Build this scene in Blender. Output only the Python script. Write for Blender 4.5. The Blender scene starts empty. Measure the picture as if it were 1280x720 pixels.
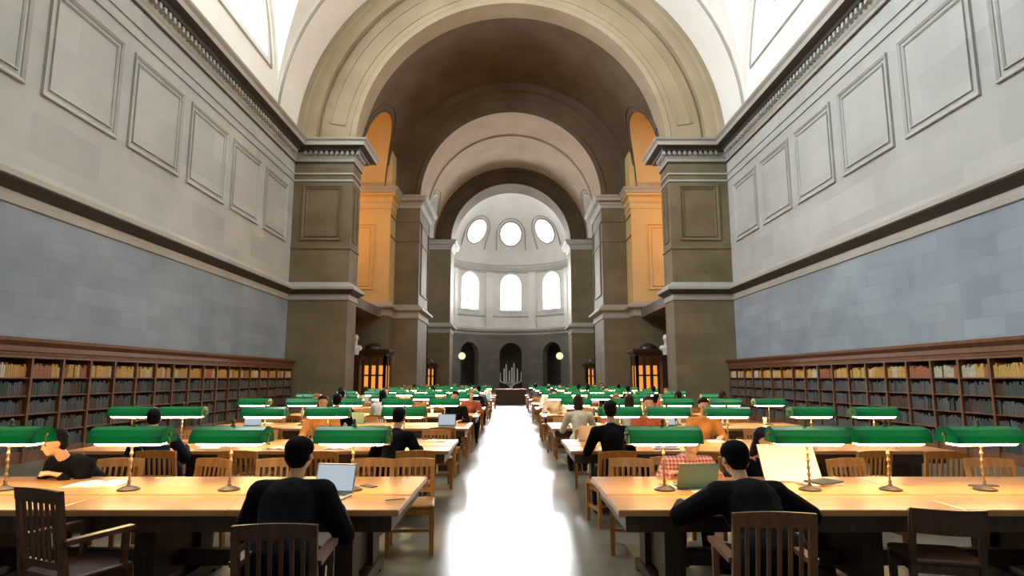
import bpy, bmesh, math, random
from mathutils import Vector, Matrix, Euler
R = random.Random(7)
PI = math.pi
C = bpy.context.scene.collection
SC = bpy.context.scene

# ------------------------------------------------------------------ camera, world, exposure
cam_d = bpy.data.cameras.new('camera'); cam = bpy.data.objects.new('camera', cam_d); C.objects.link(cam)
cam.location = (0, 0, 1.66); cam.rotation_euler = (math.radians(90 + 8.3), 0, 0)
cam_d.lens = 36 * 770 / 1280; cam_d.sensor_width = 36; cam_d.shift_x = 1.5 / 1280
cam_d.clip_end = 300; cam_d.clip_start = 0.05
SC.camera = cam
w = bpy.data.worlds.new('world'); SC.world = w; w.use_nodes = True
w.node_tree.nodes['Background'].inputs[0].default_value = (0.55, 0.7, 1.0, 1)
w.node_tree.nodes['Background'].inputs[1].default_value = 0.05
SC.view_settings.view_transform = 'Standard'; SC.view_settings.look = 'None'
SC.view_settings.gamma = 1; SC.view_settings.use_curve_mapping = False
SC.view_settings.exposure = -0.14

E_LUNETTE_L, E_LUNETTE_R = 25.0, 9.5      # daylight in the great side windows
E_APSE = 14.0                            # apse windows
E_SIDE = 1.2                             # side windows of the far bay
E_CHOIR_FILL = 3.4                            # unseen choir panes, added to brighten the apse
W_APSE = 1500.0                          # daylight thrown down the hall by each apse window
E_LAMP = 54.0                            # reading lamp tubes
W_GALLERY = 430.0                        # warm gallery lamps

# ------------------------------------------------------------------ materials
def new_mat(name):
    m = bpy.data.materials.new(name); m.use_nodes = True
    return m, m.node_tree.nodes, m.node_tree.links, m.node_tree.nodes['Principled BSDF']
def ramp(n, a, b, p0=0.3, p1=0.7):
    r = n.new('ShaderNodeValToRGB'); e = r.color_ramp.elements
    e[0].position = p0; e[1].position = p1; e[0].color = (*a, 1); e[1].color = (*b, 1)
    return r
def plain(name, col, rough=0.5, var=0.12, scale=8, metal=0.0, spec=0.5):
    m, n, l, b = new_mat(name)
    tc = n.new('ShaderNodeTexCoord'); no = n.new('ShaderNodeTexNoise'); no.inputs['Scale'].default_value = scale
    no.inputs['Detail'].default_value = 3
    r = ramp(n, [c * (1 - var) for c in col], [min(1, c * (1 + var)) for c in col])
    l.new(tc.outputs['Object'], no.inputs['Vector']); l.new(no.outputs['Fac'], r.inputs['Fac'])
    l.new(r.outputs['Color'], b.inputs['Base Color'])
    b.inputs['Roughness'].default_value = rough; b.inputs['Metallic'].default_value = metal
    b.inputs['Specular IOR Level'].default_value = spec
    return m
def stone(name, ca, cb, joint=None, bw=1.5, bh=0.5, rough=0.75, jd=0.8, jw=0.012):
    """stone with cloudy tone and, optionally, ashlar joints laid out in (x + y, z)"""
    m, n, l, b = new_mat(name)
    g = n.new('ShaderNodeNewGeometry'); s = n.new('ShaderNodeSeparateXYZ'); l.new(g.outputs['Position'], s.inputs[0])
    a = n.new('ShaderNodeMath'); a.operation = 'ADD'; l.new(s.outputs['X'], a.inputs[0]); l.new(s.outputs['Y'], a.inputs[1])
    cv = n.new('ShaderNodeCombineXYZ'); l.new(a.outputs[0], cv.inputs['X']); l.new(s.outputs['Z'], cv.inputs['Y'])
    no = n.new('ShaderNodeTexNoise'); no.inputs['Scale'].default_value = 0.55; no.inputs['Detail'].default_value = 6
    l.new(g.outputs['Position'], no.inputs['Vector'])
    r = ramp(n, ca, cb, 0.3, 0.7); l.new(no.outputs['Fac'], r.inputs['Fac'])
    out = r.outputs['Color']
    if joint:
        br = n.new('ShaderNodeTexBrick'); br.inputs['Scale'].default_value = 1
        br.inputs['Brick Width'].default_value = bw; br.inputs['Row Height'].default_value = bh
        br.inputs['Mortar Size'].default_value = jw; br.inputs['Mortar Smooth'].default_value = 0.3
        br.inputs['Color1'].default_value = (1, 1, 1, 1); br.inputs['Color2'].default_value = (0.86, 0.86, 0.86, 1)
        br.inputs['Mortar'].default_value = (jd, jd, jd, 1)
        l.new(cv.outputs[0], br.inputs['Vector'])
        mx = n.new('ShaderNodeMix'); mx.data_type = 'RGBA'; mx.blend_type = 'MULTIPLY'; mx.inputs[0].default_value = 1
        l.new(out, mx.inputs[6]); l.new(br.outputs['Color'], mx.inputs[7]); out = mx.outputs[2]
    l.new(out, b.inputs['Base Color']); b.inputs['Roughness'].default_value = rough
    b.inputs['Specular IOR Level'].default_value = 0.06
    return m
def wood(name, ca, cb, rough=0.35, axis=0, scale=1.0, coat=0.0):
    m, n, l, b = new_mat(name)
    tc = n.new('ShaderNodeTexCoord'); mp = n.new('ShaderNodeMapping')
    sc = [14, 14, 14]; sc[axis] = 1.2; mp.inputs['Scale'].default_value = [q * scale for q in sc]
    no = n.new('ShaderNodeTexNoise'); no.inputs['Scale'].default_value = 1.6; no.inputs['Detail'].default_value = 5
    no.inputs['Distortion'].default_value = 0.6
    l.new(tc.outputs['Object'], mp.inputs[0]); l.new(mp.outputs[0], no.inputs['Vector'])
    r = ramp(n, ca, cb, 0.3, 0.7); l.new(no.outputs['Fac'], r.inputs['Fac']); l.new(r.outputs['Color'], b.inputs['Base Color'])
    b.inputs['Roughness'].default_value = rough; b.inputs['Coat Weight'].default_value = coat; b.inputs['Coat Roughness'].default_value = 0.2
    return m
def emit(name, col, strength):
    m, n, l, b = new_mat(name); n.remove(b)
    e = n.new('ShaderNodeEmission'); e.inputs[0].default_value = (*col, 1); e.inputs[1].default_value = strength
    l.new(e.outputs[0], n['Material Output'].inputs[0]); return m

MT = {}
MT['wall_up'] = stone('painted_wall', (0.42, 0.425, 0.40), (0.50, 0.505, 0.475), True, 2.2, 0.9, jd=0.93, jw=0.01)
MT['wall_low'] = stone('ashlar_wall', (0.25, 0.30, 0.34), (0.35, 0.40, 0.44), True, 1.15, 0.42, jd=0.86, jw=0.012)
MT['pier'] = stone('pier_stone', (0.17, 0.135, 0.08), (0.235, 0.19, 0.12), True, 1.3, 0.45, jd=0.88, jw=0.012)
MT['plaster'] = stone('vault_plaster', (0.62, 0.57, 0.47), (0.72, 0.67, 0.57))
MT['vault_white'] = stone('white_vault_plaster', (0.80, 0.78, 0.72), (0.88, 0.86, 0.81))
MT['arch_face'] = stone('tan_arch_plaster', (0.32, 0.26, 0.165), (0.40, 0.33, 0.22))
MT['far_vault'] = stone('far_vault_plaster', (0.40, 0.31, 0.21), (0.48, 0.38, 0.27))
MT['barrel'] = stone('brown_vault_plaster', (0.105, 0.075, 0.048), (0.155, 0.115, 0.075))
MT['trim'] = stone('moulding_stone', (0.36, 0.345, 0.30), (0.45, 0.43, 0.38))
MT['apse'] = stone('apse_plaster', (0.62, 0.60, 0.56), (0.72, 0.70, 0.66))
MT['soffit_shade'] = plain('soffit_shade_tone', (0.055, 0.045, 0.035), 0.7)  # dark colour holds the shade under cornice and string course
MT['dark_stone'] = stone('dark_base_stone', (0.15, 0.135, 0.12), (0.22, 0.20, 0.18), True, 1.2, 0.5)
MT['ochre'] = stone('gallery_plaster', (0.60, 0.44, 0.20), (0.68, 0.51, 0.25))
MT['table'] = wood('table_oak', (0.40, 0.185, 0.062), (0.52, 0.26, 0.095), 0.32, 0, coat=0.3)
MT['table_dark'] = wood('table_base_wood', (0.028, 0.012, 0.007), (0.055, 0.025, 0.012), 0.4, 2)
MT['chair'] = wood('chair_wood', (0.30, 0.125, 0.025), (0.44, 0.20, 0.045), 0.4, 2)
MT['chair_dark'] = wood('dark_chair_wood', (0.040, 0.015, 0.008), (0.075, 0.03, 0.014), 0.4, 2)
MT['chair_brown'] = wood('brown_chair_wood', (0.11, 0.045, 0.018), (0.17, 0.075, 0.03), 0.4, 2)
MT['case'] = wood('bookcase_wood', (0.12, 0.045, 0.02), (0.20, 0.08, 0.035), 0.4, 2, 0.5)
MT['case_back'] = plain('bookcase_back', (0.03, 0.018, 0.012), 0.7)
MT['brass'] = plain('brass', (0.22, 0.16, 0.09), 0.4, metal=0.8)
MT['iron'] = plain('dark_bronze', (0.06, 0.045, 0.035), 0.4, metal=0.6)
MT['paper'] = plain('paper', (0.80, 0.76, 0.66), 0.8, 0.05)
MT['white'] = plain('white_plastic', (0.75, 0.75, 0.73), 0.4, 0.05)
MT['silver'] = plain('silver_shell', (0.50, 0.52, 0.53), 0.35, 0.05, metal=0.6)
MT['teal'] = plain('teal_shell', (0.12, 0.22, 0.20), 0.3, 0.05)
MT['key'] = plain('black_keys', (0.02, 0.02, 0.022), 0.5)
MT['screen'] = emit('lit_screen', (0.62, 0.72, 0.80), 0.8)
MT['tube'] = emit('lamp_tube', (1.0, 0.66, 0.30), E_LAMP)
MT['globe'] = emit('globe_glow', (1.0, 0.93, 0.55), 1.1)
MT['warm_pane'] = emit('warm_lit_pane', (1.0, 0.36, 0.06), 1.1)
MT['pane_l'] = emit('daylight_left', (0.84, 0.93, 1.0), E_LUNETTE_L)
MT['pane_r'] = emit('daylight_right', (1.0, 0.97, 0.90), E_LUNETTE_R)
MT['pane_apse'] = emit('daylight_apse', (0.92, 0.96, 1.0), E_APSE)
MT['choir_fill'] = emit('choir_fill_glow', (0.95, 0.97, 1.0), E_CHOIR_FILL)
MT['pane_side'] = emit('daylight_side', (0.9, 0.95, 1.0), E_SIDE)
MT['mullion'] = plain('window_bars', (0.50, 0.49, 0.45), 0.6)
def glass_shade():
    m, n, l, b = new_mat('green_shade_glass')
    b.inputs['Base Color'].default_value = (0.0, 0.13, 0.065, 1); b.inputs['Roughness'].default_value = 0.15
    t = n.new('ShaderNodeBsdfTranslucent'); t.inputs[0].default_value = (0.0, 0.23, 0.11, 1)
    mx = n.new('ShaderNodeMixShader'); mx.inputs[0].default_value = 0.35
    l.new(b.outputs[0], mx.inputs[1]); l.new(t.outputs[0], mx.inputs[2]); l.new(mx.outputs[0], n['Material Output'].inputs[0])
    return m
MT['shade'] = glass_shade()
def floor_mat():
    m, n, l, b = new_mat('polished_stone_floor')
    g = n.new('ShaderNodeNewGeometry')
    br = n.new('ShaderNodeTexBrick'); br.offset = 0; br.inputs['Scale'].default_value = 1
    br.inputs['Brick Width'].default_value = 1.2; br.inputs['Row Height'].default_value = 1.2
    br.inputs['Mortar Size'].default_value = 0.008
    br.inputs['Color1'].default_value = (0.155, 0.145, 0.105, 1); br.inputs['Color2'].default_value = (0.125, 0.115, 0.085, 1)
    br.inputs['Mortar'].default_value = (0.12, 0.11, 0.09, 1)
    l.new(g.outputs['Position'], br.inputs['Vector'])
    no = n.new('ShaderNodeTexNoise'); no.inputs['Scale'].default_value = 1.7; no.inputs['Detail'].default_value = 6
    l.new(g.outputs['Position'], no.inputs['Vector'])
    r = ramp(n, (0.8, 0.8, 0.8), (1.15, 1.15, 1.15)); l.new(no.outputs['Fac'], r.inputs['Fac'])
    mx = n.new('ShaderNodeMix'); mx.data_type = 'RGBA'; mx.blend_type = 'MULTIPLY'; mx.inputs[0].default_value = 1
    l.new(br.outputs['Color'], mx.inputs[6]); l.new(r.outputs['Color'], mx.inputs[7]); l.new(mx.outputs[2], b.inputs['Base Color'])
    b.inputs['Roughness'].default_value = 0.30; b.inputs['IOR'].default_value = 1.45
    return m
MT['floor'] = floor_mat()

# ------------------------------------------------------------------ mesh helpers
class MB:
    def __init__(s): s.v = []; s.f = []
    def add(s, vs, fs):
        k = len(s.v); s.v += [tuple(p) for p in vs]; s.f += [tuple(i + k for i in f) for f in fs]; return s
    def box(s, c, d, rot=None, taper=1.0, bev=0.0):
        hx, hy, hz = d[0] / 2, d[1] / 2, d[2] / 2
        if bev:
            b = min(bev, hx * .9, hy * .9, hz * .9); lay = [(-hz, b), (-hz + b, 0), (hz - b, 0), (hz, b)]; vs = []
            for z, i in lay:
                x, y = hx - i, hy - i
                t = taper if z > 0 else 1.0
                x *= t; y *= t
                vs += [(-x + b, -y, z), (x - b, -y, z), (x, -y + b, z), (x, y - b, z), (x - b, y, z), (-x + b, y, z), (-x, y - b, z), (-x, -y + b, z)]
            fs = [tuple(reversed(range(8))), tuple(range(24, 32))]
            for a in range(3):
                for q in range(8): fs.append((a * 8 + q, a * 8 + (q + 1) % 8, a * 8 + 8 + (q + 1) % 8, a * 8 + 8 + q))
        else:
            vs = [(x * hx, y * hy, -hz) for x, y in ((-1, -1), (1, -1), (1, 1), (-1, 1))] + [(x * hx * taper, y * hy * taper, hz) for x, y in ((-1, -1), (1, -1), (1, 1), (-1, 1))]
            fs = [(3, 2, 1, 0), (4, 5, 6, 7), (0, 1, 5, 4), (1, 2, 6, 5), (2, 3, 7, 6), (3, 0, 4, 7)]
        m = (Euler(rot).to_matrix() if rot else Matrix.Identity(3))
        return s.add([m @ Vector(p) + Vector(c) for p in vs], fs)
    def b2(s, x0, x1, y0, y1, z0, z1, bev=0.0):
        return s.box(((x0 + x1) / 2, (y0 + y1) / 2, (z0 + z1) / 2), (abs(x1 - x0), abs(y1 - y0), abs(z1 - z0)), bev=bev)
    def lathe(s, prof, seg=16, c=(0, 0, 0), a0=0, a1=2 * PI):
        full = abs(a1 - a0 - 2 * PI) < 1e-6; n = seg if full else seg + 1; vs = []
        for r, z in prof:
            for i in range(n):
                a = a0 + (a1 - a0) * i / seg; vs.append((c[0] + r * math.cos(a), c[1] + r * math.sin(a), c[2] + z))
        fs = []
        for j in range(len(prof) - 1):
            for i in range(seg):
                i2 = (i + 1) % n; fs.append((j * n + i, j * n + i2, (j + 1) * n + i2, (j + 1) * n + i))
        return s.add(vs, fs)
    def tube(s, pts, rad, seg=8, cap=True):
        pts = [Vector(p) for p in pts]; rr = rad if isinstance(rad, (list, tuple)) else [rad] * len(pts); vs = []
        up = Vector((0, 0, 1))
        for i, p in enumerate(pts):
            t = (pts[min(i + 1, len(pts) - 1)] - pts[max(i - 1, 0)]).normalized()
            u = up if abs(t.dot(up)) < 0.95 else Vector((0, 1, 0))
            a = t.cross(u).normalized(); b = a.cross(t)
            for k in range(seg):
                q = 2 * PI * k / seg; vs.append(p + (a * math.cos(q) + b * math.sin(q)) * rr[i])
        fs = [(i * seg + k, i * seg + (k + 1) % seg, (i + 1) * seg + (k + 1) % seg, (i + 1) * seg + k) for i in range(len(pts) - 1) for k in range(seg)]
        if cap: fs += [tuple(reversed(range(seg))), tuple(range((len(pts) - 1) * seg, len(pts) * seg))]
        return s.add(vs, fs)
    def sphere(s, c, r, nu=14, nv=9):
        r = r if isinstance(r, (list, tuple)) else (r, r, r)
        vs = [(c[0], c[1], c[2] - r[2])]
        for j in range(1, nv):
            t = -PI / 2 + PI * j / nv
            for i in range(nu):
                a = 2 * PI * i / nu; vs.append((c[0] + r[0] * math.cos(t) * math.cos(a), c[1] + r[1] * math.cos(t) * math.sin(a), c[2] + r[2] * math.sin(t)))
        vs.append((c[0], c[1], c[2] + r[2])); L = len(vs) - 1
        fs = [(0, 1 + (i + 1) % nu, 1 + i) for i in range(nu)]
        for j in range(nv - 2):
            for i in range(nu): fs.append((1 + j * nu + i, 1 + j * nu + (i + 1) % nu, 1 + (j + 1) * nu + (i + 1) % nu, 1 + (j + 1) * nu + i))
        fs += [(L, L - nu + i, L - nu + (i + 1) % nu) for i in range(nu)]
        return s.add(vs, fs)
    def prism(s, poly, a, b, axis='y'):
        """poly in the plane across the axis: axis y -> (x,z), axis x -> (y,z), axis z -> (x,y)"""
        def P(p, t): return {'y': (p[0], t, p[1]), 'x': (t, p[0], p[1]), 'z': (p[0], p[1], t)}[axis]
        n = len(poly); vs = [P(p, a) for p in poly] + [P(p, b) for p in poly]
        fs = [tuple(range(n)), tuple(reversed(range(n, 2 * n)))] + [(i, i + n, (i + 1) % n + n, (i + 1) % n) for i in range(n)]
        return s.add(vs, fs)
    def sweep(s, prof, path, closed=False, M=None, closeprof=True):
        """sweep prof (out, h) along a plan path; 'out' is to the right of travel; mitred corners"""
        n = len(path); vs = []; P = [Vector(p) for p in path]
        for i in range(n):
            d0 = (P[i] - P[i - 1]).normalized() if (i > 0 or closed) else None
            d1 = (P[(i + 1) % n] - P[i]).normalized() if (i < n - 1 or closed) else None
            if d0 is None: d0 = d1
            if d1 is None: d1 = d0
            n0 = Vector((d0.y, -d0.x)); n1 = Vector((d1.y, -d1.x)); mt = (n0 + n1); mt = mt / max(1e-6, mt.dot(n0))
            for o, h in prof:
                q = P[i] + mt * o; q3 = Vector((q.x, q.y, h)); vs.append(M @ q3 if M else q3)
        k = len(prof); fs = []
        for i in range(n if closed else n - 1):
            j = (i + 1) % n
            for a in range(k if closeprof else k - 1): fs.append((i * k + a, j * k + a, j * k + (a + 1) % k, i * k + (a + 1) % k))
        if not closed and closeprof: fs += [tuple(reversed(range(k))), tuple((n - 1) * k + a for a in range(k))]
        return s.add(vs, fs)
    def arch(s, prof, zc, seg=64, a0=0, a1=PI, closeprof=False):
        """turn prof (r, y) about the axis x=0, z=zc"""
        k = len(prof); vs = []
        for i in range(seg + 1):
            a = a0 + (a1 - a0) * i / seg
            for r, y in prof: vs.append((r * math.cos(a), y, zc + r * math.sin(a)))
        fs = [(i * k + p, i * k + (p + 1) % k, (i + 1) * k + (p + 1) % k, (i + 1) * k + p) for i in range(seg) for p in range(k if closeprof else k - 1)]
        if closeprof: fs += [tuple(range(k)), tuple(reversed(range(seg * k, seg * k + k)))]
        return s.add(vs, fs)
    def frame(s, x0, x1, z0, z1, wd, th, M):
        """rectangular raised frame in the local (x,y) plane, proud along local z"""
        prof = [(0, 0), (0, th), (wd * .4, th * 1.0), (wd, th * .35), (wd, 0)]
        return s.sweep(prof, [(x0, z0), (x0, z1), (x1, z1), (x1, z0)], True, M)

def mirror(mb):
    o = MB(); o.v = [(-x, y, z) for x, y, z in mb.v]; o.f = [tuple(reversed(f)) for f in mb.f]; return o
def obj(name, mb, mat, parent=None, smooth=False, fix=True):
    me = bpy.data.meshes.new(name); me.from_pydata(mb.v, [], mb.f); me.validate()
    if fix:
        bm = bmesh.new(); bm.from_mesh(me); bmesh.ops.recalc_face_normals(bm, faces=bm.faces); bm.to_mesh(me); bm.free()
    for m in (mat if isinstance(mat, list) else [mat]): me.materials.append(MT[m] if isinstance(m, str) else m)
    o = bpy.data.objects.new(name, me); C.objects.link(o)
    if parent: o.parent = parent
    if smooth:
        me.shade_smooth()
        me.set_sharp_from_angle(angle=math.radians(38))
    return o
def struct(name, mb, mat, parent=None, smooth=False):
    o = obj(name, mb, mat, parent, smooth)
    if parent is None: o['kind'] = 'structure'
    return o
def tag(o, label, cat, group=None, kind=None):
    o['label'] = label; o['category'] = cat
    if group: o['group'] = group
    if kind: o['kind'] = kind
    return o
def thing(name, label, cat, loc=(0, 0, 0), rz=0, group=None):
    o = bpy.data.objects.new(name, None); o.empty_display_size = 0.1; C.objects.link(o)
    o.location = loc; o.rotation_euler = (0, 0, rz); return tag(o, label, cat, group)
KIDS = {}
def dup(root, loc, rz, label=None, group=None):
    r = root.copy(); C.objects.link(r); r.location = loc; r.rotation_euler = (0, 0, rz)
    if label: r['label'] = label
    if group: r['group'] = group
    def rec(a, b):
        for ch in KIDS.setdefault(a, list(a.children)):
            c = ch.copy(); C.objects.link(c); c.parent = b; rec(ch, c)
    rec(root, r)
    return r
def boolean_cut(o, cutters):
    for c in cutters:
        md = o.modifiers.new('cut', 'BOOLEAN'); md.operation = 'DIFFERENCE'; md.solver = 'EXACT'; md.object = c
    dg = bpy.context.evaluated_depsgraph_get(); me = bpy.data.meshes.new_from_object(o.evaluated_get(dg))
    o.modifiers.clear(); o.data = me
    for c in cutters: bpy.data.objects.remove(c)
ORD = ['first', 'second', 'third', 'fourth', 'fifth', 'sixth', 'seventh', 'eighth', 'ninth', 'tenth', 'eleventh', 'twelfth', 'thirteenth',
       'fourteenth', 'fifteenth', 'sixteenth', 'seventeenth', 'eighteenth', 'nineteenth', 'twentieth', 'twenty-first', 'twenty-second', 'twenty-third']

# ------------------------------------------------------------------ the hall
ZC = 12.4        # springing of every vault
W = 10.0
WY0, P1, P1B, OG, P2, P2B, P3, P3B = -9.0, 27.4, 28.9, 34.4, 36.0, 40.3, 48.0, 50.5
X1, X2O, X2, X3 = 7.3, 6.9, 5.45, 4.75
YG0, YG1 = 4.7, 24.7; YGC = (YG0 + YG1) / 2

struct('floor', MB().b2(-14, 14, WY0 - 1, 70, -0.3, 0), 'floor')
for sd, nm in ((-1, 'left'), (1, 'right')):
    lo = MB().b2(-W - .6, -W, WY0, P1 + 1, 0, 5.5); up = MB().b2(-W - .6, -W, WY0, P1 + 1, 5.5, ZC)
    if sd > 0: lo, up = mirror(lo), mirror(up)
    wl = struct('wall_' + nm, up, 'wall_up'); struct('lower_ashlar', lo, 'wall_low', wl)
struct('wall_back', MB().b2(-W - .6, W + .6, WY0 - .6, WY0, 0, 23), 'wall_up')

# piers (plan boxes), left side then mirrored
def both(name_base, mb, mat, smooth=False):
    for sd in ('left', 'right'):
        struct('wall_%s_%s' % (sd, name_base), mb if sd == 'left' else mirror(mb), mat, None, smooth)
both('near_pier', MB().b2(-W, -X1, P1, P1B, 0, ZC), 'pier')
both('middle_pier', MB().b2(-X2O, -X2, P2, P2B, 0, ZC), 'pier')
both('far_pier', MB().b2(-X2 - 1.6, -X3, P3, P3B, 0, ZC), 'pier')
# gallery pier (stands between near and middle pier), passage walls and floors of the gallery
both('gallery_pier_base', MB().b2(-10.5, -X2O, OG, P2 + 1.2, 0, 5.5), 'pier')
both('gallery_pier', MB().b2(-10.5, -X2O, OG, P2 + 1.2, 5.5, ZC + 2.8), 'ochre')
both('gallery_outer', MB().b2(-13.4, -13, P1B - .6, P2 + 1.2, 0, 16.2).b2(-13, -10, P1B - .6, P1B, 0, 16).b2(-13, -10.5, OG, OG + .6, 0, 16)
     .b2(-13.4, -X1, P1B - .6, P2 + 1.2, 15.6, 16), 'ochre')
both('gallery_deck', MB().b2(-13, -X1, P1B, OG, 5.0, 5.5), 'dark_stone')
# far bay side walls with their big openings (lit from outside)
both('far_bay', MB().b2(-8.4, -8.0, P2B - .5, P3 + 1, 0, 6).b2(-8.4, -8.0, P2B - .5, 41.4, 6, 16).b2(-8.4, -8.0, 46.9, P3 + 1, 6, 16)
     .b2(-8.4, -X2 - .0, P2B - .4, P2B, 0, 17).b2(-8.4, -6.9, P3, P3 + .4, 0, 17).b2(-8.4, -5.9, P2B, P3, 15.2, 15.6), 'apse')

# ceilings
NP = 18
vault = MB()
def patch(fn, nu, nv, mb):
    vs = [fn(i / nu, j / nv) for j in range(nv + 1) for i in range(nu + 1)]
    mb.add(vs, [(j * (nu + 1) + i, j * (nu + 1) + i + 1, (j + 1) * (nu + 1) + i + 1, (j + 1) * (nu + 1) + i) for j in range(nv) for i in range(nu)])
for sx in (-1, 1):   # webs of the groin vault that run out to the side windows
    def side(u, v, sx=sx):
        a = PI * u; yy = W * math.cos(a); z = W * math.sin(a); x0 = abs(yy); x = x0 + (W - x0) * v
        return (sx * x, YGC + yy, ZC + z)
    patch(side, 48, 8, vault)
for sy in (-1, 1):   # webs that run along the hall
    def along(u, v, sy=sy):
        a = PI * u; xx = W * math.cos(a); z = W * math.sin(a); y0 = abs(xx); y = y0 + (W - y0) * v
        return (xx, YGC + sy * y, ZC + z)
    patch(along, 48, 8, vault)
struct('ceiling', vault, 'vault_white', None, True)
rear = MB().arch([(W, WY0), (W, YG0)], ZC); struct('ceiling_rear', rear, 'vault_white', None, True)
A1 = MB().arch([(W, YG1), (W - .12, YG1), (W - .12, YG1 + .25), (W, YG1 + .25), (W, P1 - .1)], ZC, 96)
struct('ceiling_white_rib', A1, 'vault_white', None, True)
A1 = MB().arch([(W, P1 - .1), (W - .25, P1 - .1), (W - .35, P1), (W - .80, P1), (W - .88, P1 + .06), (W - .88, P1 + .4),
                (W - 1.0, P1 + .4), (W - 1.0, P1 + .32), (X1 + .32, P1 + .32), (X1 + .25, P1 + .25), (X1, P1 + .25), (X1, P1B)], ZC, 96)
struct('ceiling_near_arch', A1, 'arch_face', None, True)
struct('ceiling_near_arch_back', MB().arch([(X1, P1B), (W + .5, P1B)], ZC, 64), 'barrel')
tp = MB()
for r in (8.62, 7.92): tp.arch([(r - .05, P1 + .33), (r - .05, P1 + .27), (r + .05, P1 + .27), (r + .05, P1 + .33)], ZC, 90, math.radians(8), math.radians(172), True)
for a in (8, 172):
    a = math.radians(a); c = 8.27
    tp.box((c * math.cos(a), P1 + .3, ZC + c * math.sin(a)), (.76, .06, .09), (0, -a, 0))
struct('trim_1', tp, 'arch_face')
# barrels with side arches cut clean into them
def barrel(name, r, y0, y1, yc, ro, depth, mat, mat2, kf=1.0):
    mb = MB(); ys = [y0]
    n = 22
    ys += [yc - ro * math.cos(PI * i / n) for i in range(n + 1)] + [y1]
    ys = sorted(set(round(q, 5) for q in ys)); k = 40; vs = []
    th = []
    for y in ys:
        h = kf * math.sqrt(max(0, ro * ro - (y - yc) ** 2)); t0 = math.asin(min(1, h / r)); th.append(t0)
        for i in range(k + 1):
            a = t0 + (PI - 2 * t0) * i / k; vs.append((r * math.cos(a), y, ZC + r * math.sin(a)))
    mb.add(vs, [(j * (k + 1) + i, j * (k + 1) + i + 1, (j + 1) * (k + 1) + i + 1, (j + 1) * (k + 1) + i) for j in range(len(ys) - 1) for i in range(k)])
    struct(name, mb, mat, None, True)
    for sd in (-1, 1):
        m2 = MB(); vs = []
        for y, t0 in zip(ys, th):
            if abs(y - yc) > ro + 1e-4: continue
            vs += [(sd * r * math.cos(t0), y, ZC + r * math.sin(t0)), (sd * (r + depth), y, ZC + r * math.sin(t0))]
        q = len(vs) // 2
        m2.add(vs, [(2 * i, 2 * i + 1, 2 * i + 3, 2 * i + 2) for i in range(q - 1)])
        struct(name + ('_left_reveal' if sd < 0 else '_right_reveal'), m2, mat2, None, True)
        # raised archivolt around the opening
        t = MB()
        for rr, wd in ((ro + .32, .05), (ro + .06, .045)):
            pts = []
            for i in range(25):
                a = PI * i / 24; y = yc + rr * math.cos(a); h = kf * rr * math.sin(a); t0 = math.asin(min(1, h / r))
                pts.append((sd * (r - .02) * math.cos(t0), y, ZC + (r - .02) * math.sin(t0)))
            t.tube(pts, wd, 6)
        struct('trim_2', t, mat, None, True)
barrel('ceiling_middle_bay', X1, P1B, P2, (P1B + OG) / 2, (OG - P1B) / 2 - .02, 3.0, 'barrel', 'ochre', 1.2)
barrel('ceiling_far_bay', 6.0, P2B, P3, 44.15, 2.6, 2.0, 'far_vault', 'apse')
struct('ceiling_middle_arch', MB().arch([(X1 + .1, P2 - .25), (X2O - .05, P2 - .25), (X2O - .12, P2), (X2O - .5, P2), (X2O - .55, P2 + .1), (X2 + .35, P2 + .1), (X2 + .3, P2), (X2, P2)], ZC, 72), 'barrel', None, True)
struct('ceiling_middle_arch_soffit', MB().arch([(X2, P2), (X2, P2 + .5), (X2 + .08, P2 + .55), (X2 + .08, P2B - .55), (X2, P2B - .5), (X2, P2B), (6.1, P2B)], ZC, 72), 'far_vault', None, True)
struct('ceiling_far_arch', MB().arch([(6.1, P3 - .35), (5.9, P3 - .35), (5.85, P3 - .15), (5.6, P3 - .15), (5.55, P3), (X3 + .2, P3), (X3 + .15, P3 - .06), (X3, P3 - .06), (X3, P3B), (6.6, P3B)], ZC, 72), 'barrel', None, True)

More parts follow.
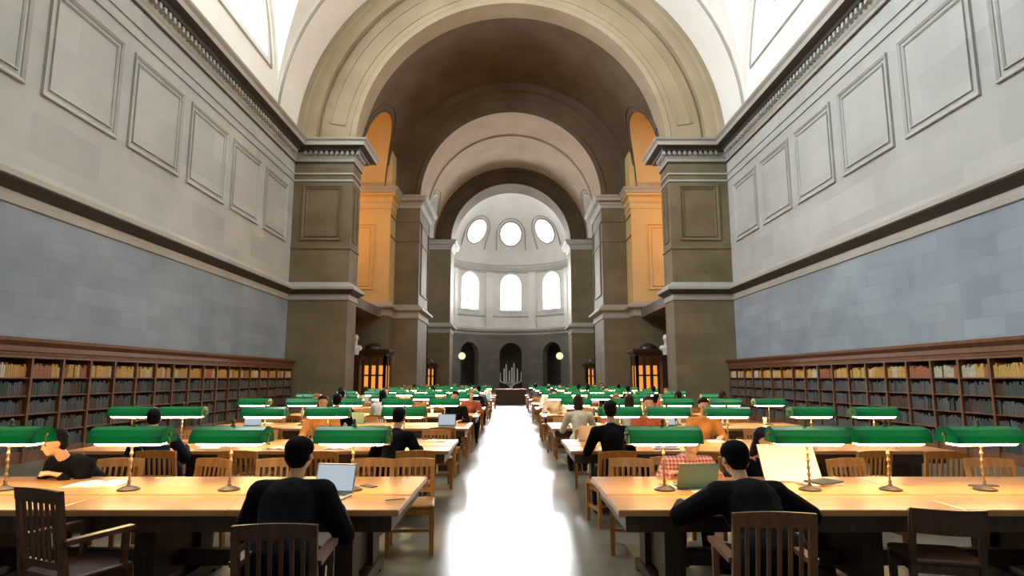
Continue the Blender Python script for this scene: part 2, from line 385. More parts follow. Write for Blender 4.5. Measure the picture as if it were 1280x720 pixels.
# side lunettes: wall, window frame, mullions, pane
RW = 9.3; SILL = 2.35
for sd, nm, pm in ((-1, 'left', 'pane_l'), (1, 'right', 'pane_r')):
    mb = MB(); n = 40; vs = []
    a_o, a_i = math.asin(SILL / W), math.asin(SILL / RW)
    for i in range(n + 1):
        ao = a_o + (PI - 2 * a_o) * i / n; ai = a_i + (PI - 2 * a_i) * i / n
        for (r, a, x) in ((W, ao, W), (RW, ai, W), (RW, ai, W + .55)):
            vs.append((sd * x, YGC + r * math.cos(a), ZC + r * math.sin(a)))
    mb.add(vs, [(3 * i + k, 3 * i + k + 1, 3 * i + k + 4, 3 * i + k + 3) for i in range(n) for k in (0, 1)])
    lo = [(YGC - W, ZC), (YGC + W, ZC)] + [(YGC + W * math.cos(a_o * t / 4), ZC + W * math.sin(a_o * t / 4)) for t in range(1, 5)] + \
         [(YGC - W * math.cos(a_o * t / 4), ZC + W * math.sin(a_o * t / 4)) for t in range(4, 0, -1)]
    mb.prism(lo, sd * W, sd * (W + .55), 'x')
    struct('wall_%s_lunette' % nm, mb, 'vault_white')
    wroot = bpy.data.objects.new('window_%d' % (1 if sd < 0 else 2), None); C.objects.link(wroot); wroot['kind'] = 'structure'
    pane = MB(); arc = [(YGC + RW * math.cos(a_i + (PI - 2 * a_i) * i / n), ZC + RW * math.sin(a_i + (PI - 2 * a_i) * i / n)) for i in range(n + 1)]
    pane.add([(sd * (W + .5), y, z) for y, z in arc], [tuple(range(n + 1))]); struct('pane', pane, pm, wroot)
    fr = MB()
    for yy in (-3.2, 3.2):
        top = math.sqrt(RW ** 2 - yy ** 2); fr.b2(sd * (W + .1), sd * (W + .48), YGC + yy - .28, YGC + yy + .28, ZC + SILL, ZC + top)
    for yy in (-7.6, -6.2, -4.7, -1.6, 0, 1.6, 4.7, 6.2, 7.6):
        top = math.sqrt(RW ** 2 - yy ** 2); fr.b2(sd * (W + .38), sd * (W + .48), YGC + yy - .05, YGC + yy + .05, ZC + SILL, ZC + top)
    for zz in (4.0, 5.7, 7.3):
        hw = math.sqrt(RW ** 2 - zz ** 2); fr.b2(sd * (W + .38), sd * (W + .48), YGC - hw, YGC + hw, ZC + zz - .05, ZC + zz + .05)
    struct('glazing_bars', fr, 'mullion', wroot)
    # raised band round the lunette and along the sill
    t = MB()
    for r, wd in ((9.62, .05),):
        a2 = math.asin((SILL - .3) / r)
        pts = [(sd * (W - .02), YGC + r * math.cos(a), ZC + r * math.sin(a)) for a in [a2 + (PI - 2 * a2) * i / 48 for i in range(49)]]
        t.tube(pts + [pts[0]], wd, 6)
    struct('trim_3', t, 'trim')
# narrow moulding lines on the near rib
t = MB()
for y in (YG1 - .0, ): t.arch([(W - .16, y - .02), (W - .16, y + .1), (W - .08, y + .1), (W - .08, y - .02)], ZC, 80, 0, PI, True)
struct('trim_4', t, 'trim')

# cornice + dentils, string course, panels (left then mirrored)
CORN = [(0, 11.55), (.05, 11.55), (.05, 11.68), (.10, 11.75), (.10, 11.98), (.30, 12.02), (.34, 12.14), (.62, 12.16), (.64, 12.32), (.74, 12.40), (.76, 12.46), (.1, 12.52), (0, 12.52)]
STR = [(0, 5.10), (.05, 5.12), (.06, 5.24), (.03, 5.27), (.03, 5.46), (.10, 5.50), (.26, 5.56), (.30, 5.58), (.30, 5.70), (.20, 5.76), (.12, 5.84), (.04, 5.92), (0, 5.92)]
CAP = [(0, 11.75), (.06, 11.77), (.06, 11.9), (.14, 12.0), (.14, 12.1), (.36, 12.16), (.38, 12.3), (.46, 12.4), (.46, 12.48), (0, 12.5)]
path1 = [(-W, WY0), (-W, P1), (-X1, P1), (-X1, P1B), (-X1 - 1.2, P1B)]
path2 = [(-9.5, OG), (-X2O, OG), (-X2O, P2), (-X2, P2), (-X2, P2B), (-8.0, P2B)]
path3 = [(-8.0, P3), (-X3, P3), (-X3, P3B), (-6.0, P3B)]
k = 5
for sd in (0, 1):
    fx = mirror if sd else (lambda q: q)
    cr = MB().sweep(CORN, path1); cr = fx(cr); struct('trim_%d' % k, cr, 'trim'); k += 1
    dn = MB()
    y = WY0 + .3
    while y < P1 - .5: dn.b2(-W + .1, -W + .27, y, y + .12, 11.84, 12.0); y += .24
    x = -W + .5
    while x < -X1 + .3: dn.b2(x, x + .12, P1 - .27, P1 - .1, 11.84, 12.0); x += .24
    y = P1 - .1
    while y < P1B - .2: dn.b2(-X1 + .1, -X1 + .27, y, y + .12, 11.84, 12.0); y += .24
    struct('dentils', fx(dn), 'wall_up', bpy.data.objects['trim_%d' % (k - 1)])
    sf = MB().sweep([(.11, 12.0), (.29, 12.035), (.33, 12.15), (.62, 12.17), (.62, 12.15), (.35, 12.12), (.31, 12.0), (.11, 11.985)], path1).sweep([(.045, 5.44), (.11, 5.485), (.27, 5.545), (.29, 5.56), (.29, 5.545), (.27, 5.53), (.045, 5.37)], path1)  # dark strips laid where shade falls beneath the mouldings
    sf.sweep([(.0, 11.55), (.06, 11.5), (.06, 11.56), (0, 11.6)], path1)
    struct('soffit_shade_strips', fx(sf), 'soffit_shade', bpy.data.objects['trim_%d' % (k - 1)])
    struct('trim_%d' % k, fx(MB().sweep(STR, path1).sweep(STR, path2).sweep(STR, path3)), 'trim'); k += 1
    struct('trim_%d' % k, fx(MB().sweep(CAP, path2).sweep(CAP, path3)), 'trim'); k += 1
    pn = MB()
    M = Matrix(((0, 0, 1, -W), (1, 0, 0, 0), (0, 1, 0, 0), (0, 0, 0, 1)))        # (y, z, proud) on the side wall
    for i in range(9):
        y0 = 24.15 - 2.95 * i; y1 = y0 + 2.5
        pn.frame(y0, y1, 7.62, 10.22, .10, .07, M); pn.frame(y0 + .2, y1 - .2, 7.82, 10.02, .05, .05, M)
    for z in (10.62, 10.95): pn.sweep([(0, z), (.05, z), (.05, z + .07), (0, z + .09)], [(-W, WY0), (-W, P1), (-X1, P1), (-X1, P1B)])
    struct('trim_%d' % k, fx(pn), 'wall_up'); k += 1
    pn = MB()
    M = Matrix(((1, 0, 0, 0), (0, 0, -1, P1), (0, 1, 0, 0), (0, 0, 0, 1)))
    pn.frame(-9.55, -7.72, 7.85, 10.45, .12, .07, M); pn.frame(-9.38, -7.89, 8.02, 10.28, .05, .05, M)
    pn.sweep([(0, 7.45), (.05, 7.45), (.05, 7.52), (0, 7.54)], [(-W, P1), (-X1, P1), (-X1, P1B)])
    M = Matrix(((0, 0, 1, -X1), (1, 0, 0, 0), (0, 1, 0, 0), (0, 0, 0, 1)))
    pn.frame(P1 + .4, P1B - .4, 7.85, 10.45, .1, .06, M)
    M = Matrix(((0, 0, 1, -X2), (1, 0, 0, 0), (0, 1, 0, 0), (0, 0, 0, 1)))
    pn.frame(P2 + .6, P2B - .6, 6.6, 11.0, .12, .07, M)
    pn.sweep([(0, 10.9), (.05, 10.9), (.05, 10.97), (0, 10.99)], path2[1:5])
    pn.sweep([(0, 9.7), (.05, 9.7), (.05, 9.77), (0, 9.79)], path2[1:5])
    struct('trim_%d' % k, fx(pn), 'pier'); k += 1
    # gallery entablature and pilaster panel, in the lamplit plaster
    gp = MB().sweep([(0, 11.3), (.05, 11.3), (.05, 11.6), (.12, 11.7), (.12, 11.95), (.3, 12.05), (.32, 12.25), (.42, 12.4), (0, 12.5)], [(-13, OG), (-X2O, OG), (-X2O, P2)])
    M = Matrix(((1, 0, 0, 0), (0, 0, -1, OG), (0, 1, 0, 0), (0, 0, 0, 1)))
    gp.frame(-9.0, -7.75, 6.6, 10.4, .1, .07, M); gp.frame(-8.75, -8.0, 6.8, 10.2, .05, .05, M); gp.frame(-9.6, -7.6, 12.8, 14.9, .1, .07, M)
    gp.b2(-8.05, -7.95, OG - .1, OG, 12.5, 15.2)
    struct('trim_%d' % k, fx(gp), 'ochre'); k += 1

# warm lamps in the two galleries (hanging globes in the photo's hidden part of each gallery)
for sd in (-1, 1):
    g = thing('gallery_lamp', 'warm hanging globe inside the %s upper gallery beside the near pier' % ('left' if sd < 0 else 'right'), 'lamp', (sd * 10.6, 31.4, 10.2))
    obj('globe', MB().sphere((0, 0, 0), .22), emit('gallery_globe', (1, .45, .1), 6), g, True); obj('rod', MB().tube([(0, 0, .2), (0, 0, 5.3)], .02), 'brass', g)
    ld = bpy.data.lights.new('gallery_lamp_light', 'POINT'); ld.energy = W_GALLERY; ld.color = (1, .42, .08); ld.shadow_soft_size = .3
    lo = bpy.data.objects.new('gallery_lamp_light', ld); C.objects.link(lo); lo.parent = g; lo.location = (-.3 * sd, 0, .0)

# ------------------------------------------------------------------ apse
YA = 54.0; RA = 6.0
apse = MB(); n = 64; vs = []
for i in range(n + 1):
    a = PI * i / n; c, s_ = math.cos(a), math.sin(a)
    for r, z in ((RA, 5.9), (RA + .7, 5.9), (RA + .7, ZC), (RA, ZC)): vs.append((r * c, YA + r * s_, z))
fs = [(i * 4 + q, i * 4 + (q + 1) % 4, i * 4 + 4 + (q + 1) % 4, i * 4 + 4 + q) for i in range(n) for q in range(4)] + [(0, 1, 2, 3), (n * 4 + 3, n * 4 + 2, n * 4 + 1, n * 4)]
wa = struct('wall_apse', apse.add(vs, fs), 'apse', None, False)
low = MB(); low.v = [(x, y, (0 if z < 6 else 5.9)) for x, y, z in vs]; low.f = fs
wb = struct('wall_apse_base', low, 'dark_stone')
dome = MB(); vs = []; nd = 20
for j in range(nd + 1):
    e = PI / 2 * j / nd
    for i in range(n + 1):
        a = PI * i / n
        r = RA * math.cos(e) if j < nd else 0.02; vs.append((r * math.cos(a), YA + r * math.sin(a), ZC + RA * math.sin(e)))
L = len(vs)
for j in range(nd + 1):
    e = PI / 2 * j / nd
    for i in range(n + 1):
        a = PI * i / n; r = (RA + .6) * math.cos(e) if j < nd else 0.03; vs.append((r * math.cos(a), YA + r * math.sin(a), ZC + (RA + .6) * math.sin(e)))
m_ = n + 1; fs = []
for j in range(nd):
    for i in range(n):
        fs.append((j * m_ + i, j * m_ + i + 1, (j + 1) * m_ + i + 1, (j + 1) * m_ + i)); fs.append((L + j * m_ + i, L + (j + 1) * m_ + i, L + (j + 1) * m_ + i + 1, L + j * m_ + i + 1))
    for i in (0, n): fs.append((j * m_ + i, (j + 1) * m_ + i, L + (j + 1) * m_ + i, L + j * m_ + i))
for i in range(n):
    fs.append((i, L + i, L + i + 1, i + 1)); q = nd * m_; fs.append((q + i, q + i + 1, L + q + i + 1, L + q + i))
wd_ = struct('ceiling_apse_dome', dome.add(vs, fs), 'apse', None, True)
def arch_poly(hw, z0, zs, n=14):
    return [(-hw, z0), (hw, z0)] + [(hw * math.cos(PI * i / n), zs + hw * math.sin(PI * i / n)) for i in range(n + 1)][0:] 
def at_ang(mb, ang):
    """turn a piece built facing -Y at the origin (its face plane y=0, depth +y) onto the apse wall at ang"""
    a = ang; o = MB(); o.f = mb.f
    o.v = [((x * math.cos(a) + (RA + y) * math.sin(a)), YA - x * math.sin(a) + (RA + y) * math.cos(a), z) for x, y, z in mb.v]; return o
ANG = [-math.radians(41), 0, math.radians(41)]
cut = [obj('cut', at_ang(MB().prism(arch_poly(1.18, 8.2, 10.75), -1.2, 1.6), a), 'apse') for a in ANG]; boolean_cut(wa, cut)
cut = [obj('cut', at_ang(MB().prism(arch_poly(1.08, -.2, 3.95), -1.2, 1.6), a), 'apse') for a in ANG]; boolean_cut(wb, cut)
def disc_poly(r, zc, n=24): return [(r * math.cos(2 * PI * i / n), zc + r * math.sin(2 * PI * i / n)) for i in range(n)]
cut = [obj('cut', at_ang(MB().prism(disc_poly(1.02, 15.6), -3.2, 1.6), a), 'apse') for a in ANG]; boolean_cut(wd_, cut)
wn = 3
for i, a in enumerate(ANG):
    wr = bpy.data.objects.new('window_%d' % wn, None); C.objects.link(wr); wr['kind'] = 'structure'; wn += 1
    pp = arch_poly(1.2, 8.15, 10.75); struct('pane', at_ang(MB().add([(x, .5, z) for x, z in pp], [tuple(range(len(pp)))]), a), 'pane_apse', wr)
    b = MB().b2(-.05, .05, .3, .42, 8.2, 11.9)
    for z in (9.1, 10.0, 10.9): b.b2(-1.18, 1.18, .3, .42, z - .03, z + .03)
    struct('glazing_bars', at_ang(b, a), 'mullion', wr)
    f = MB(); M = Matrix(((1, 0, 0, 0), (0, 0, -1, 0), (0, 1, 0, 0), (0, 0, 0, 1)))
    f.sweep([(0, 0), (0, .12), (-.16, .12), (-.22, .03), (-.22, 0)], [(1.18, 8.2)] + arch_poly(1.18, 8.2, 10.75)[2:] + [(-1.18, 8.2)], False, M)
    f.b2(-1.55, 1.55, -.2, .1, 8.0, 8.2)
    struct('window_frame', at_ang(f, a), 'apse', wr)
    wr = bpy.data.objects.new('window_%d' % wn, None); C.objects.link(wr); wr['kind'] = 'structure'; wn += 1
    def onsph(x, z, q): return (x, math.sqrt((RA + q) ** 2 - x * x - (z - ZC) ** 2) - RA, z)
    pp = disc_poly(1.08, 15.6); struct('pane', at_ang(MB().add([onsph(x, z, .35) for x, z in pp] + [onsph(0, 15.6, .35)], [(i, (i + 1) % 24, 24) for i in range(24)]), a), 'pane_apse', wr)
    bars = MB().tube([onsph(0, 14.6 + .2 * i, .25) for i in range(11)], .04, 6).tube([onsph(-1 + .2 * i, 15.6, .25) for i in range(11)], .04, 6); struct('glazing_bars', at_ang(bars, a), 'mullion', wr)
    f = MB().tube([onsph(x, z, -.02) for x, z in disc_poly(1.06, 15.6) + [disc_poly(1.06, 15.6)[0]]], .085, 8, False)
    f.tube([onsph(x, z, 0) for x, z in [(-1.4, 14.1)] + [(1.4 * math.cos(PI - PI * i / 16), 15.5 + 1.4 * math.sin(PI * i / 16)) for i in range(17)] + [(1.4, 14.1)]], .06, 6); struct('window_frame', at_ang(f, a), 'trim', wr)
for a in ANG:
    for zc, sx, sy, kk in ((10.0, 2.2, 3.5, 1.0), (15.6, 1.9, 1.9, .6)):
        ld = bpy.data.lights.new('apse_daylight', 'AREA'); ld.shape = 'RECTANGLE'; ld.size = sx; ld.size_y = sy; ld.energy = W_APSE * kk; ld.color = (.97, .98, 1.0); ld.spread = math.radians(95)
        lo = bpy.data.objects.new('apse_daylight', ld); C.objects.link(lo); rr = RA + (.42 if zc < 12 else -.1)
        lo.location = (rr * math.sin(a), YA + rr * math.cos(a), zc); lo.rotation_euler = (math.radians(-84), 0, 0)
# apse mouldings and pilasters
t = MB()
def half(prof): 
    o = MB(); o.lathe([(RA - q, z) for q, z in prof], 64, (0, YA, 0), 0, PI); return o
t = half([(0, 11.85), (.1, 11.9), (.1, 12.1), (.3, 12.2), (.32, 12.35), (.45, 12.45), (.45, 12.55), (0, 12.7)]); struct('trim_%d' % k, t, 'trim', None, True); k += 1
t = half([(0, 5.75), (.05, 5.8), (.06, 6.0), (.25, 6.1), (.3, 6.3), (.1, 6.4), (0, 6.5)]); t2 = half([(0, 7.5), (.08, 7.55), (.08, 7.65), (0, 7.7)]); t.add(t2.v, t2.f)
struct('trim_%d' % k, t, 'trim', None, True); k += 1
t = MB()
for a in (-61, -20.5, 20.5, 61):
    q = at_ang(MB().b2(-.36, .36, -.12, .1, 6.4, 11.9).b2(-.45, .45, -.18, .1, 6.4, 6.8).b2(-.43, .43, -.17, .1, 11.5, 11.75).b2(-.2, .2, -.15, -.1, 7.1, 11.3), math.radians(a)); t.add(q.v, q.f)
struct('trim_%d' % k, t, 'apse'); k += 1
for sd in ('left', 'right'):
    q = MB().b2(-6.7, -6.0, P3B, YA, 0, ZC).b2(-6.7, -6.0, P3B, YA, ZC, ZC + 6.5); struct('wall_%s_choir' % sd, q if sd == 'left' else mirror(q), 'apse')
struct('ceiling_choir', MB().arch([(RA, P3B), (RA, YA)], ZC, 64), 'apse', None, True)
struct('wall_ambulatory', MB().lathe([(9.2, 0), (9.2, 6.2), (6.2, 6.2)], 40, (0, YA, 0), 0, PI), 'dark_stone')
# far-bay side windows, plus choir panes added to light the apse, hidden behind the piers from here
for sd in (-1, 1):
    wr = bpy.data.objects.new('window_%d' % wn, None); C.objects.link(wr); wr['kind'] = 'structure'; wn += 1
    x = sd * 7.95
    struct('pane', MB().add([(x, 41.4, 6), (x, 46.9, 6), (x, 46.9, 16), (x, 41.4, 16)], [(0, 1, 2, 3)]), 'pane_side', wr)
    b = MB()
    for y in (42.7, 44.15, 45.6): b.b2(x - sd * .15, x - sd * .03, y - .06, y + .06, 6, 15)
    for z in (7.5, 9, 10.5, 12, 13.5): b.b2(x - sd * .15, x - sd * .03, 41.4, 46.9, z - .05, z + .05)
    struct('glazing_bars', b, 'mullion', wr)
    wr = bpy.data.objects.new('window_%d' % wn, None); C.objects.link(wr); wr['kind'] = 'structure'; wn += 1
    x = sd * 5.97; struct('pane', MB().add([(x, 51.2, 7.5), (x, 53.4, 7.5), (x, 53.4, 11.5), (x, 51.2, 11.5)], [(0, 1, 2, 3)]), 'choir_fill', wr)

# ------------------------------------------------------------------ reading tables
TY0, TPITCH, TD, TX0, TLEN = 4.42, 3.46, 1.45, .74, 4.8
NR = 9
ROWW = ['nearest', 'second', 'third', 'fourth', 'fifth', 'sixth', 'seventh', 'eighth', 'farthest']
def rowc(n): return TY0 + n * TPITCH + TD / 2
def rowname(n): return '%s table row' % ROWW[n]
def make_table(label):
    t = thing('reading_table', label, 'table')
    top = MB()
    for i in range(4):
        x0 = -TLEN / 2 + i * TLEN / 4
        top.b2(x0 + .001, x0 + TLEN / 4 - .001, -TD / 2, -.19, .715, .76, .006).b2(x0 + .001, x0 + TLEN / 4 - .001, .19, TD / 2, .715, .76, .006)
        top.b2(x0 + .001, x0 + TLEN / 4 - .001, -.187, .187, .715, .765, .005)
    obj('tabletop', top, 'table', t)
    ap = MB()
    for s in (-1, 1): ap.b2(-TLEN / 2 + .06, TLEN / 2 - .06, s * (TD / 2 - .07) - .015, s * (TD / 2 - .07) + .015, .60, .715)
    for s in (-1, 1): ap.b2(s * (TLEN / 2 - .08) - .015, s * (TLEN / 2 - .08) + .015, -TD / 2 + .06, TD / 2 - .06, .60, .715)
    obj('apron', ap, 'table_dark', t)
    for x in (-1.95, -.52, .92, 2.05):
        p = MB()
        for y in (-.34, .34):
            p.prism([(y - .10, .12), (y + .10, .12), (y + .13, .60), (y - .13, .60)], x - .075, x + .075, 'x')
        p.prism([(-.62, 0), (-.62, .07), (-.5, .12), (.5, .12), (.62, .07), (.62, 0), (.5, 0), (.48, .03), (-.48, .03), (-.5, 0)], x - .09, x + .09, 'x')
        p.b2(x - .06, x + .06, -.55, .55, .60, .715)
        p.b2(x - .03, x + .03, -.24, .24, .16, .56)
        obj('trestle', p, 'table_dark', t)
    obj('stretcher', MB().b2(-1.88, 2.0, -.05, .05, .20, .32, .01), 'table_dark', t)
    return t
tab0 = None
for n in range(NR):
    for sd in (-1, 1):
        nm = 'long oak reading table %s of the aisle in the %s' % ('left' if sd < 0 else 'right', rowname(n))
        loc = (sd * (TX0 + TLEN / 2) - (.03 if sd < 0 else 0), rowc(n), 0)
        if tab0 is None: tab0 = make_table(nm); tab0['group'] = 'long reading tables'; tab0.location = loc; tab0.rotation_euler.z = PI
        else: dup(tab0, loc, PI if sd < 0 else 0, nm, 'long reading tables')

# ------------------------------------------------------------------ green reading lamps
def make_lamp(detail):
    t = thing('reading_lamp', '', 'lamp')
    sh = MB(); prof = [(-.125, .375), (-.135, .382), (-.12, .435), (-.085, .48), (-.03, .503), (.03, .503), (.085, .48), (.12, .435), (.135, .382), (.125, .375),
                       (.112, .43), (.08, .472), (.028, .494), (-.028, .494), (-.08, .472), (-.112, .43)]
    sh.prism(prof, -.285, .285, 'x')
    for s in (-1, 1):
        sh.prism([p for p in prof[:10]], s * .285, s * .292, 'x')
    if detail:
        obj('base', MB().lathe([(0, 0), (.085, 0), (.085, .012), (.06, .022), (.02, .035), (.012, .05), (0, .05)], 18), 'iron', t, True)
        pr = [(.008, .04)]
        for i in range(6): z = .05 + i * .055; pr += [(.008, z), (.014, z + .012), (.014, z + .022), (.008, z + .034)]
        pr += [(.008, .50), (.02, .505), (.02, .515), (.008, .52), (.016, .54), (.010, .56), (0, .565)]
        obj('stem', MB().lathe(pr, 10), 'brass', t, True)
        obj('lamp_shade', sh, 'shade', t)
        obj('lamp_tube', MB().box((0, -.02, .377), (.52, .15, .045), bev=.015), 'tube', t)
        obj('shade_bracket', MB().tube([(-.29, 0, .44), (-.30, 0, .36), (0, 0, .345), (.30, 0, .36), (.29, 0, .44)], .006, 6), 'brass', t)
        for s in (-1, 1): obj('end_knob', MB().sphere((s * .302, 0, .44), .014, 8, 6), 'brass', t, True)
    else:
        obj('base', MB().lathe([(0, 0), (.085, 0), (.08, .015), (.02, .04), (0, .04)], 10), 'iron', t, True)
        obj('stem', MB().lathe([(.01, .04), (.01, .5), (.022, .51), (.022, .54), (0, .56)], 8), 'brass', t, True)
        obj('lamp_shade', sh, 'shade', t)
        obj('lamp_tube', MB().box((0, -.02, .377), (.52, .15, .045)), 'tube', t)
    return t
LX = {(0, -1): [1.28, 2.27, 3.08, 4.08, 5.05], (0, 1): [1.24, 2.41, 3.06, 3.82, 4.9], (1, -1): [1.45, 2.5, 3.35, 4.50, 5.18], (1, 1): [1.5, 2.15, 2.95, 4.1, 4.95]}
lampA = make_lamp(True); lampB = make_lamp(False); first = {id(lampA): True, id(lampB): True}
for n in range(NR):
    for sd in (-1, 1):
        xs = LX.get((n, sd)) or [1.25 + .94 * i + R.uniform(-.08, .08) for i in range(5)]
        for i, x in enumerate(xs):
            p = lampA if n < 3 else lampB
            lab = 'green-shaded desk lamp, %s from the aisle on the %s %s table' % (ORD[i] if i < 4 else 'outermost', ROWW[n], 'left' if sd < 0 else 'right')
            loc = (sd * x, rowc(n) + (0 if n == 0 else R.uniform(-.05, .05)), .7655); rz = R.uniform(-.06, .06) + (.12 if (n, sd, i) == (0, 1, 3) else 0)
            if first[id(p)]: first[id(p)] = False; p.location = loc; p.rotation_euler.z = rz; p['label'] = lab; p['group'] = 'green reading lamps'
            else: dup(p, loc, rz, lab, 'green reading lamps')

# ------------------------------------------------------------------ chairs
def chair_parts(arms=True, back_h=.95, rail_only=False):
    """local frame: the sitter looks towards +Y, origin on the floor under the seat"""
    P = []
    P.append(('seat', MB().box((0, 0, .445), (.46, .44, .04), bev=.012)))
    P.append(('seat_frame', MB().b2(-.205, .205, .185, .205, .37, .425).b2(-.205, .205, -.205, -.185, .37, .425).b2(-.205, -.185, -.2, .2, .37, .425).b2(.185, .205, -.2, .2, .37, .425)))
    for sx in (-1, 1):
        P.append(('leg', MB().box((sx * .205, .195, .2125), (.042, .042, .425), taper=1.15)))
        P.append(('leg', MB().prism([(-.255, 0), (-.215, 0), (-.18, .425), (-.265, back_h), (-.295, back_h), (-.225, .425)], sx * .205 - .02, sx * .205 + .02, 'x')))
        if arms:
            P.append(('armrest', MB().prism([(-.23, .655), (.20, .665), (.215, .68), (.20, .695), (-.24, .685)], sx * .215 - .028, sx * .215 + .028, 'x').box((sx * .212, .16, .545), (.035, .035, .24))))
    yb = lambda z: -.205 - (z - .45) * .16
    if rail_only:
        pts = [(-.22 + .44 * i / 8, -.28 - .05 * math.sin(PI * i / 8), 0) for i in range(9)]
        m = MB(); vs = []
        for x, y, _ in pts: vs += [(x, y, back_h - .15), (x, y - .028, back_h - .15), (x, y - .034, back_h + .01), (x, y - .006, back_h + .01)]
        m.add(vs, [(i * 4 + q, i * 4 + (q + 1) % 4, i * 4 + 4 + (q + 1) % 4, i * 4 + 4 + q) for i in range(8) for q in range(4)] + [(3, 2, 1, 0), (32, 33, 34, 35)])
        P.append(('top_rail', m))
    else:
        m = MB(); vs = []
        for i in range(9):
            x = -.225 + .45 * i / 8; c = .012 * math.sin(PI * i / 8); z0, z1 = back_h - .075, back_h + .012 * math.sin(PI * i / 8)
            vs += [(x, yb(z0) - .012 - c, z0), (x, yb(z0) + .014 - c, z0), (x, yb(z1) + .012 - c, z1), (x, yb(z1) - .012 - c, z1)]
        m.add(vs, [(i * 4 + q, i * 4 + (q + 1) % 4, i * 4 + 4 + (q + 1) % 4, i * 4 + 4 + q) for i in range(8) for q in range(4)] + [(3, 2, 1, 0), (32, 33, 34, 35)])
        P.append(('top_rail', m))
        P.append(('lower_rail', MB().box((0, yb(.53), .53), (.40, .022, .045), (.16, 0, 0))))
        for i in range(6):
            x = -.145 + .058 * i; z0, z1 = .55, back_h - .07
            P.append(('slat', MB().box((x, (yb(z0) + yb(z1)) / 2, (z0 + z1) / 2), (.022, .012, z1 - z0 + .01), (.16, 0, 0))))
    P.append(('stretcher', MB().b2(-.2, .2, -.012, .012, .17, .2).b2(-.215, -.195, -.21, .19, .165, .2).b2(.195, .215, -.21, .19, .165, .2)))
    return P
def make_chair(mat, **k):
    t = thing('library_chair', '', 'chair')
    for nm, mb in chair_parts(**k): obj(nm, mb, mat, t)
    return t
def make_far_chair(mat):
    m = MB()
    for nm, mb in chair_parts(arms=False, back_h=.82): m.add(mb.v, mb.f)
    return obj('library_chair', m, mat)
CH = {'arm': make_chair('chair_dark', back_h=.88), 'tall': make_chair('chair_dark', back_h=.98), 'plain': make_chair('chair', arms=False, back_h=.83), 'brown': make_chair('chair_brown', arms=True, back_h=.93),
      'rail': make_chair('chair_dark', arms=False, back_h=.80, rail_only=True), 'far': make_far_chair('chair')}
used = set()
def chair(kind, x, y, rz, label, group):
    p = CH[kind]
    if kind not in used:
        used.add(kind); p.location = (x, y, 0); p.rotation_euler = (0, 0, rz); tag(p, label, 'chair', group); return p
    c = dup(p, (x, y, 0), rz, label, group); c['category'] = 'chair'; return c
NEARG = 'wooden library chairs in the nearest rows'; FARG = 'wooden library chairs in the farther rows'
chair('tall', -2.80, 4.20, math.radians(-24), 'dark wooden slat-back armchair, empty, at the lower left edge of the photo', NEARG)
chair('arm', -1.28, 3.72, math.radians(4), 'dark armchair under the black-clad person left of the aisle at the nearest table', NEARG)
chair('brown', 1.45, 3.78, math.radians(-3), 'brown slat-back armchair behind the person in the black cap right of the aisle', NEARG)
chair('rail', 2.94, 4.50, math.radians(-14), 'low-backed chair with broad plain rail, tucked under the nearest right table', NEARG)
FS = rowc(0) + TD / 2
for x, r, lb in ((-4.0, .1, 'lamplit chair beside the leftmost reader at the far side of the nearest left table'), (-3.15, -.35, 'amber slat-back chair, turned askew, across the nearest left table beside the leftmost reader'),
                 (-2.35, .15, 'amber chair seen just left of the reader in the beanie, across the nearest left table'), (-1.45, -.1, 'amber chair just right of the reader in the beanie, across the nearest left table'),
                 (-.98, .12, 'pale thin-slatted chair at the aisle end across the nearest left table'), (1.2, -.15, 'amber chair at the aisle end across the nearest right table'),
                 (1.72, .1, 'chair under the reader in pink plaid across the nearest right table'), (2.42, .0, 'chair under the reader holding up a large book'),
                 (3.52, .25, 'amber slat-back chair, first empty one right of the reader with the large book'), (4.88, -.2, 'amber chair near the right edge of the photo across the nearest right table'),):
    chair('plain', x, FS + .42 + (.15 if x in (1.72, 2.42) else 0), PI + r, lb, NEARG)
def far_label(side, face, n, i): return 'wooden chair, %s from the aisle, %s side of the %s %s table' % (ORD[i], face, ROWW[n], side)
for n in range(1, NR):
    for sd in (-1, 1):
        for i in range(5):
            for face, yy, rz in (('near', rowc(n) - TD / 2 - .36, 0), ('far', rowc(n) + TD / 2 + .38, PI)):
                if R.random() < .12 and n > 1: continue
                x = sd * (1.15 + .95 * i + R.uniform(-.1, .1))
                kind = 'plain' if n == 1 else 'far'
                push = R.uniform(0, .16)
                chair(kind, x, yy + (-push if face == 'near' else push), rz + R.uniform(-.22, .22), far_label('left' if sd < 0 else 'right', face, n, i), NEARG if n == 1 else FARG)

# ------------------------------------------------------------------ bookcases along both walls
BD, BW_, BH = .40, .875, 2.10
SH = [.22, .58, .95, 1.31, 1.67]
def make_case():
    t = thing('bookcase', '', 'bookcase')
    obj('back_panel', MB().b2(-BW_ / 2 + .002, BW_ / 2 - .002, BD - .02, BD, 0, BH), 'case_back', t)
    for s in (-1, 1): obj('side_panel', MB().b2(s * BW_ / 2 - s * .002, s * (BW_ / 2 - .028), 0, BD - .022, 0, BH), 'case', t)
    for z in SH: obj('shelf', MB().b2(-BW_ / 2 + .03, BW_ / 2 - .03, .015, BD - .022, z - .028, z, .004), 'case', t)
    obj('top_rail', MB().b2(-BW_ / 2 + .03, BW_ / 2 - .03, 0, BD - .022, BH - .05, BH), 'case', t)
    obj('plinth', MB().b2(-BW_ / 2 + .03, BW_ / 2 - .03, .02, .05, 0, SH[0] - .03), 'case', t)
    return t
case0 = make_case(); NB = 20; fc = True
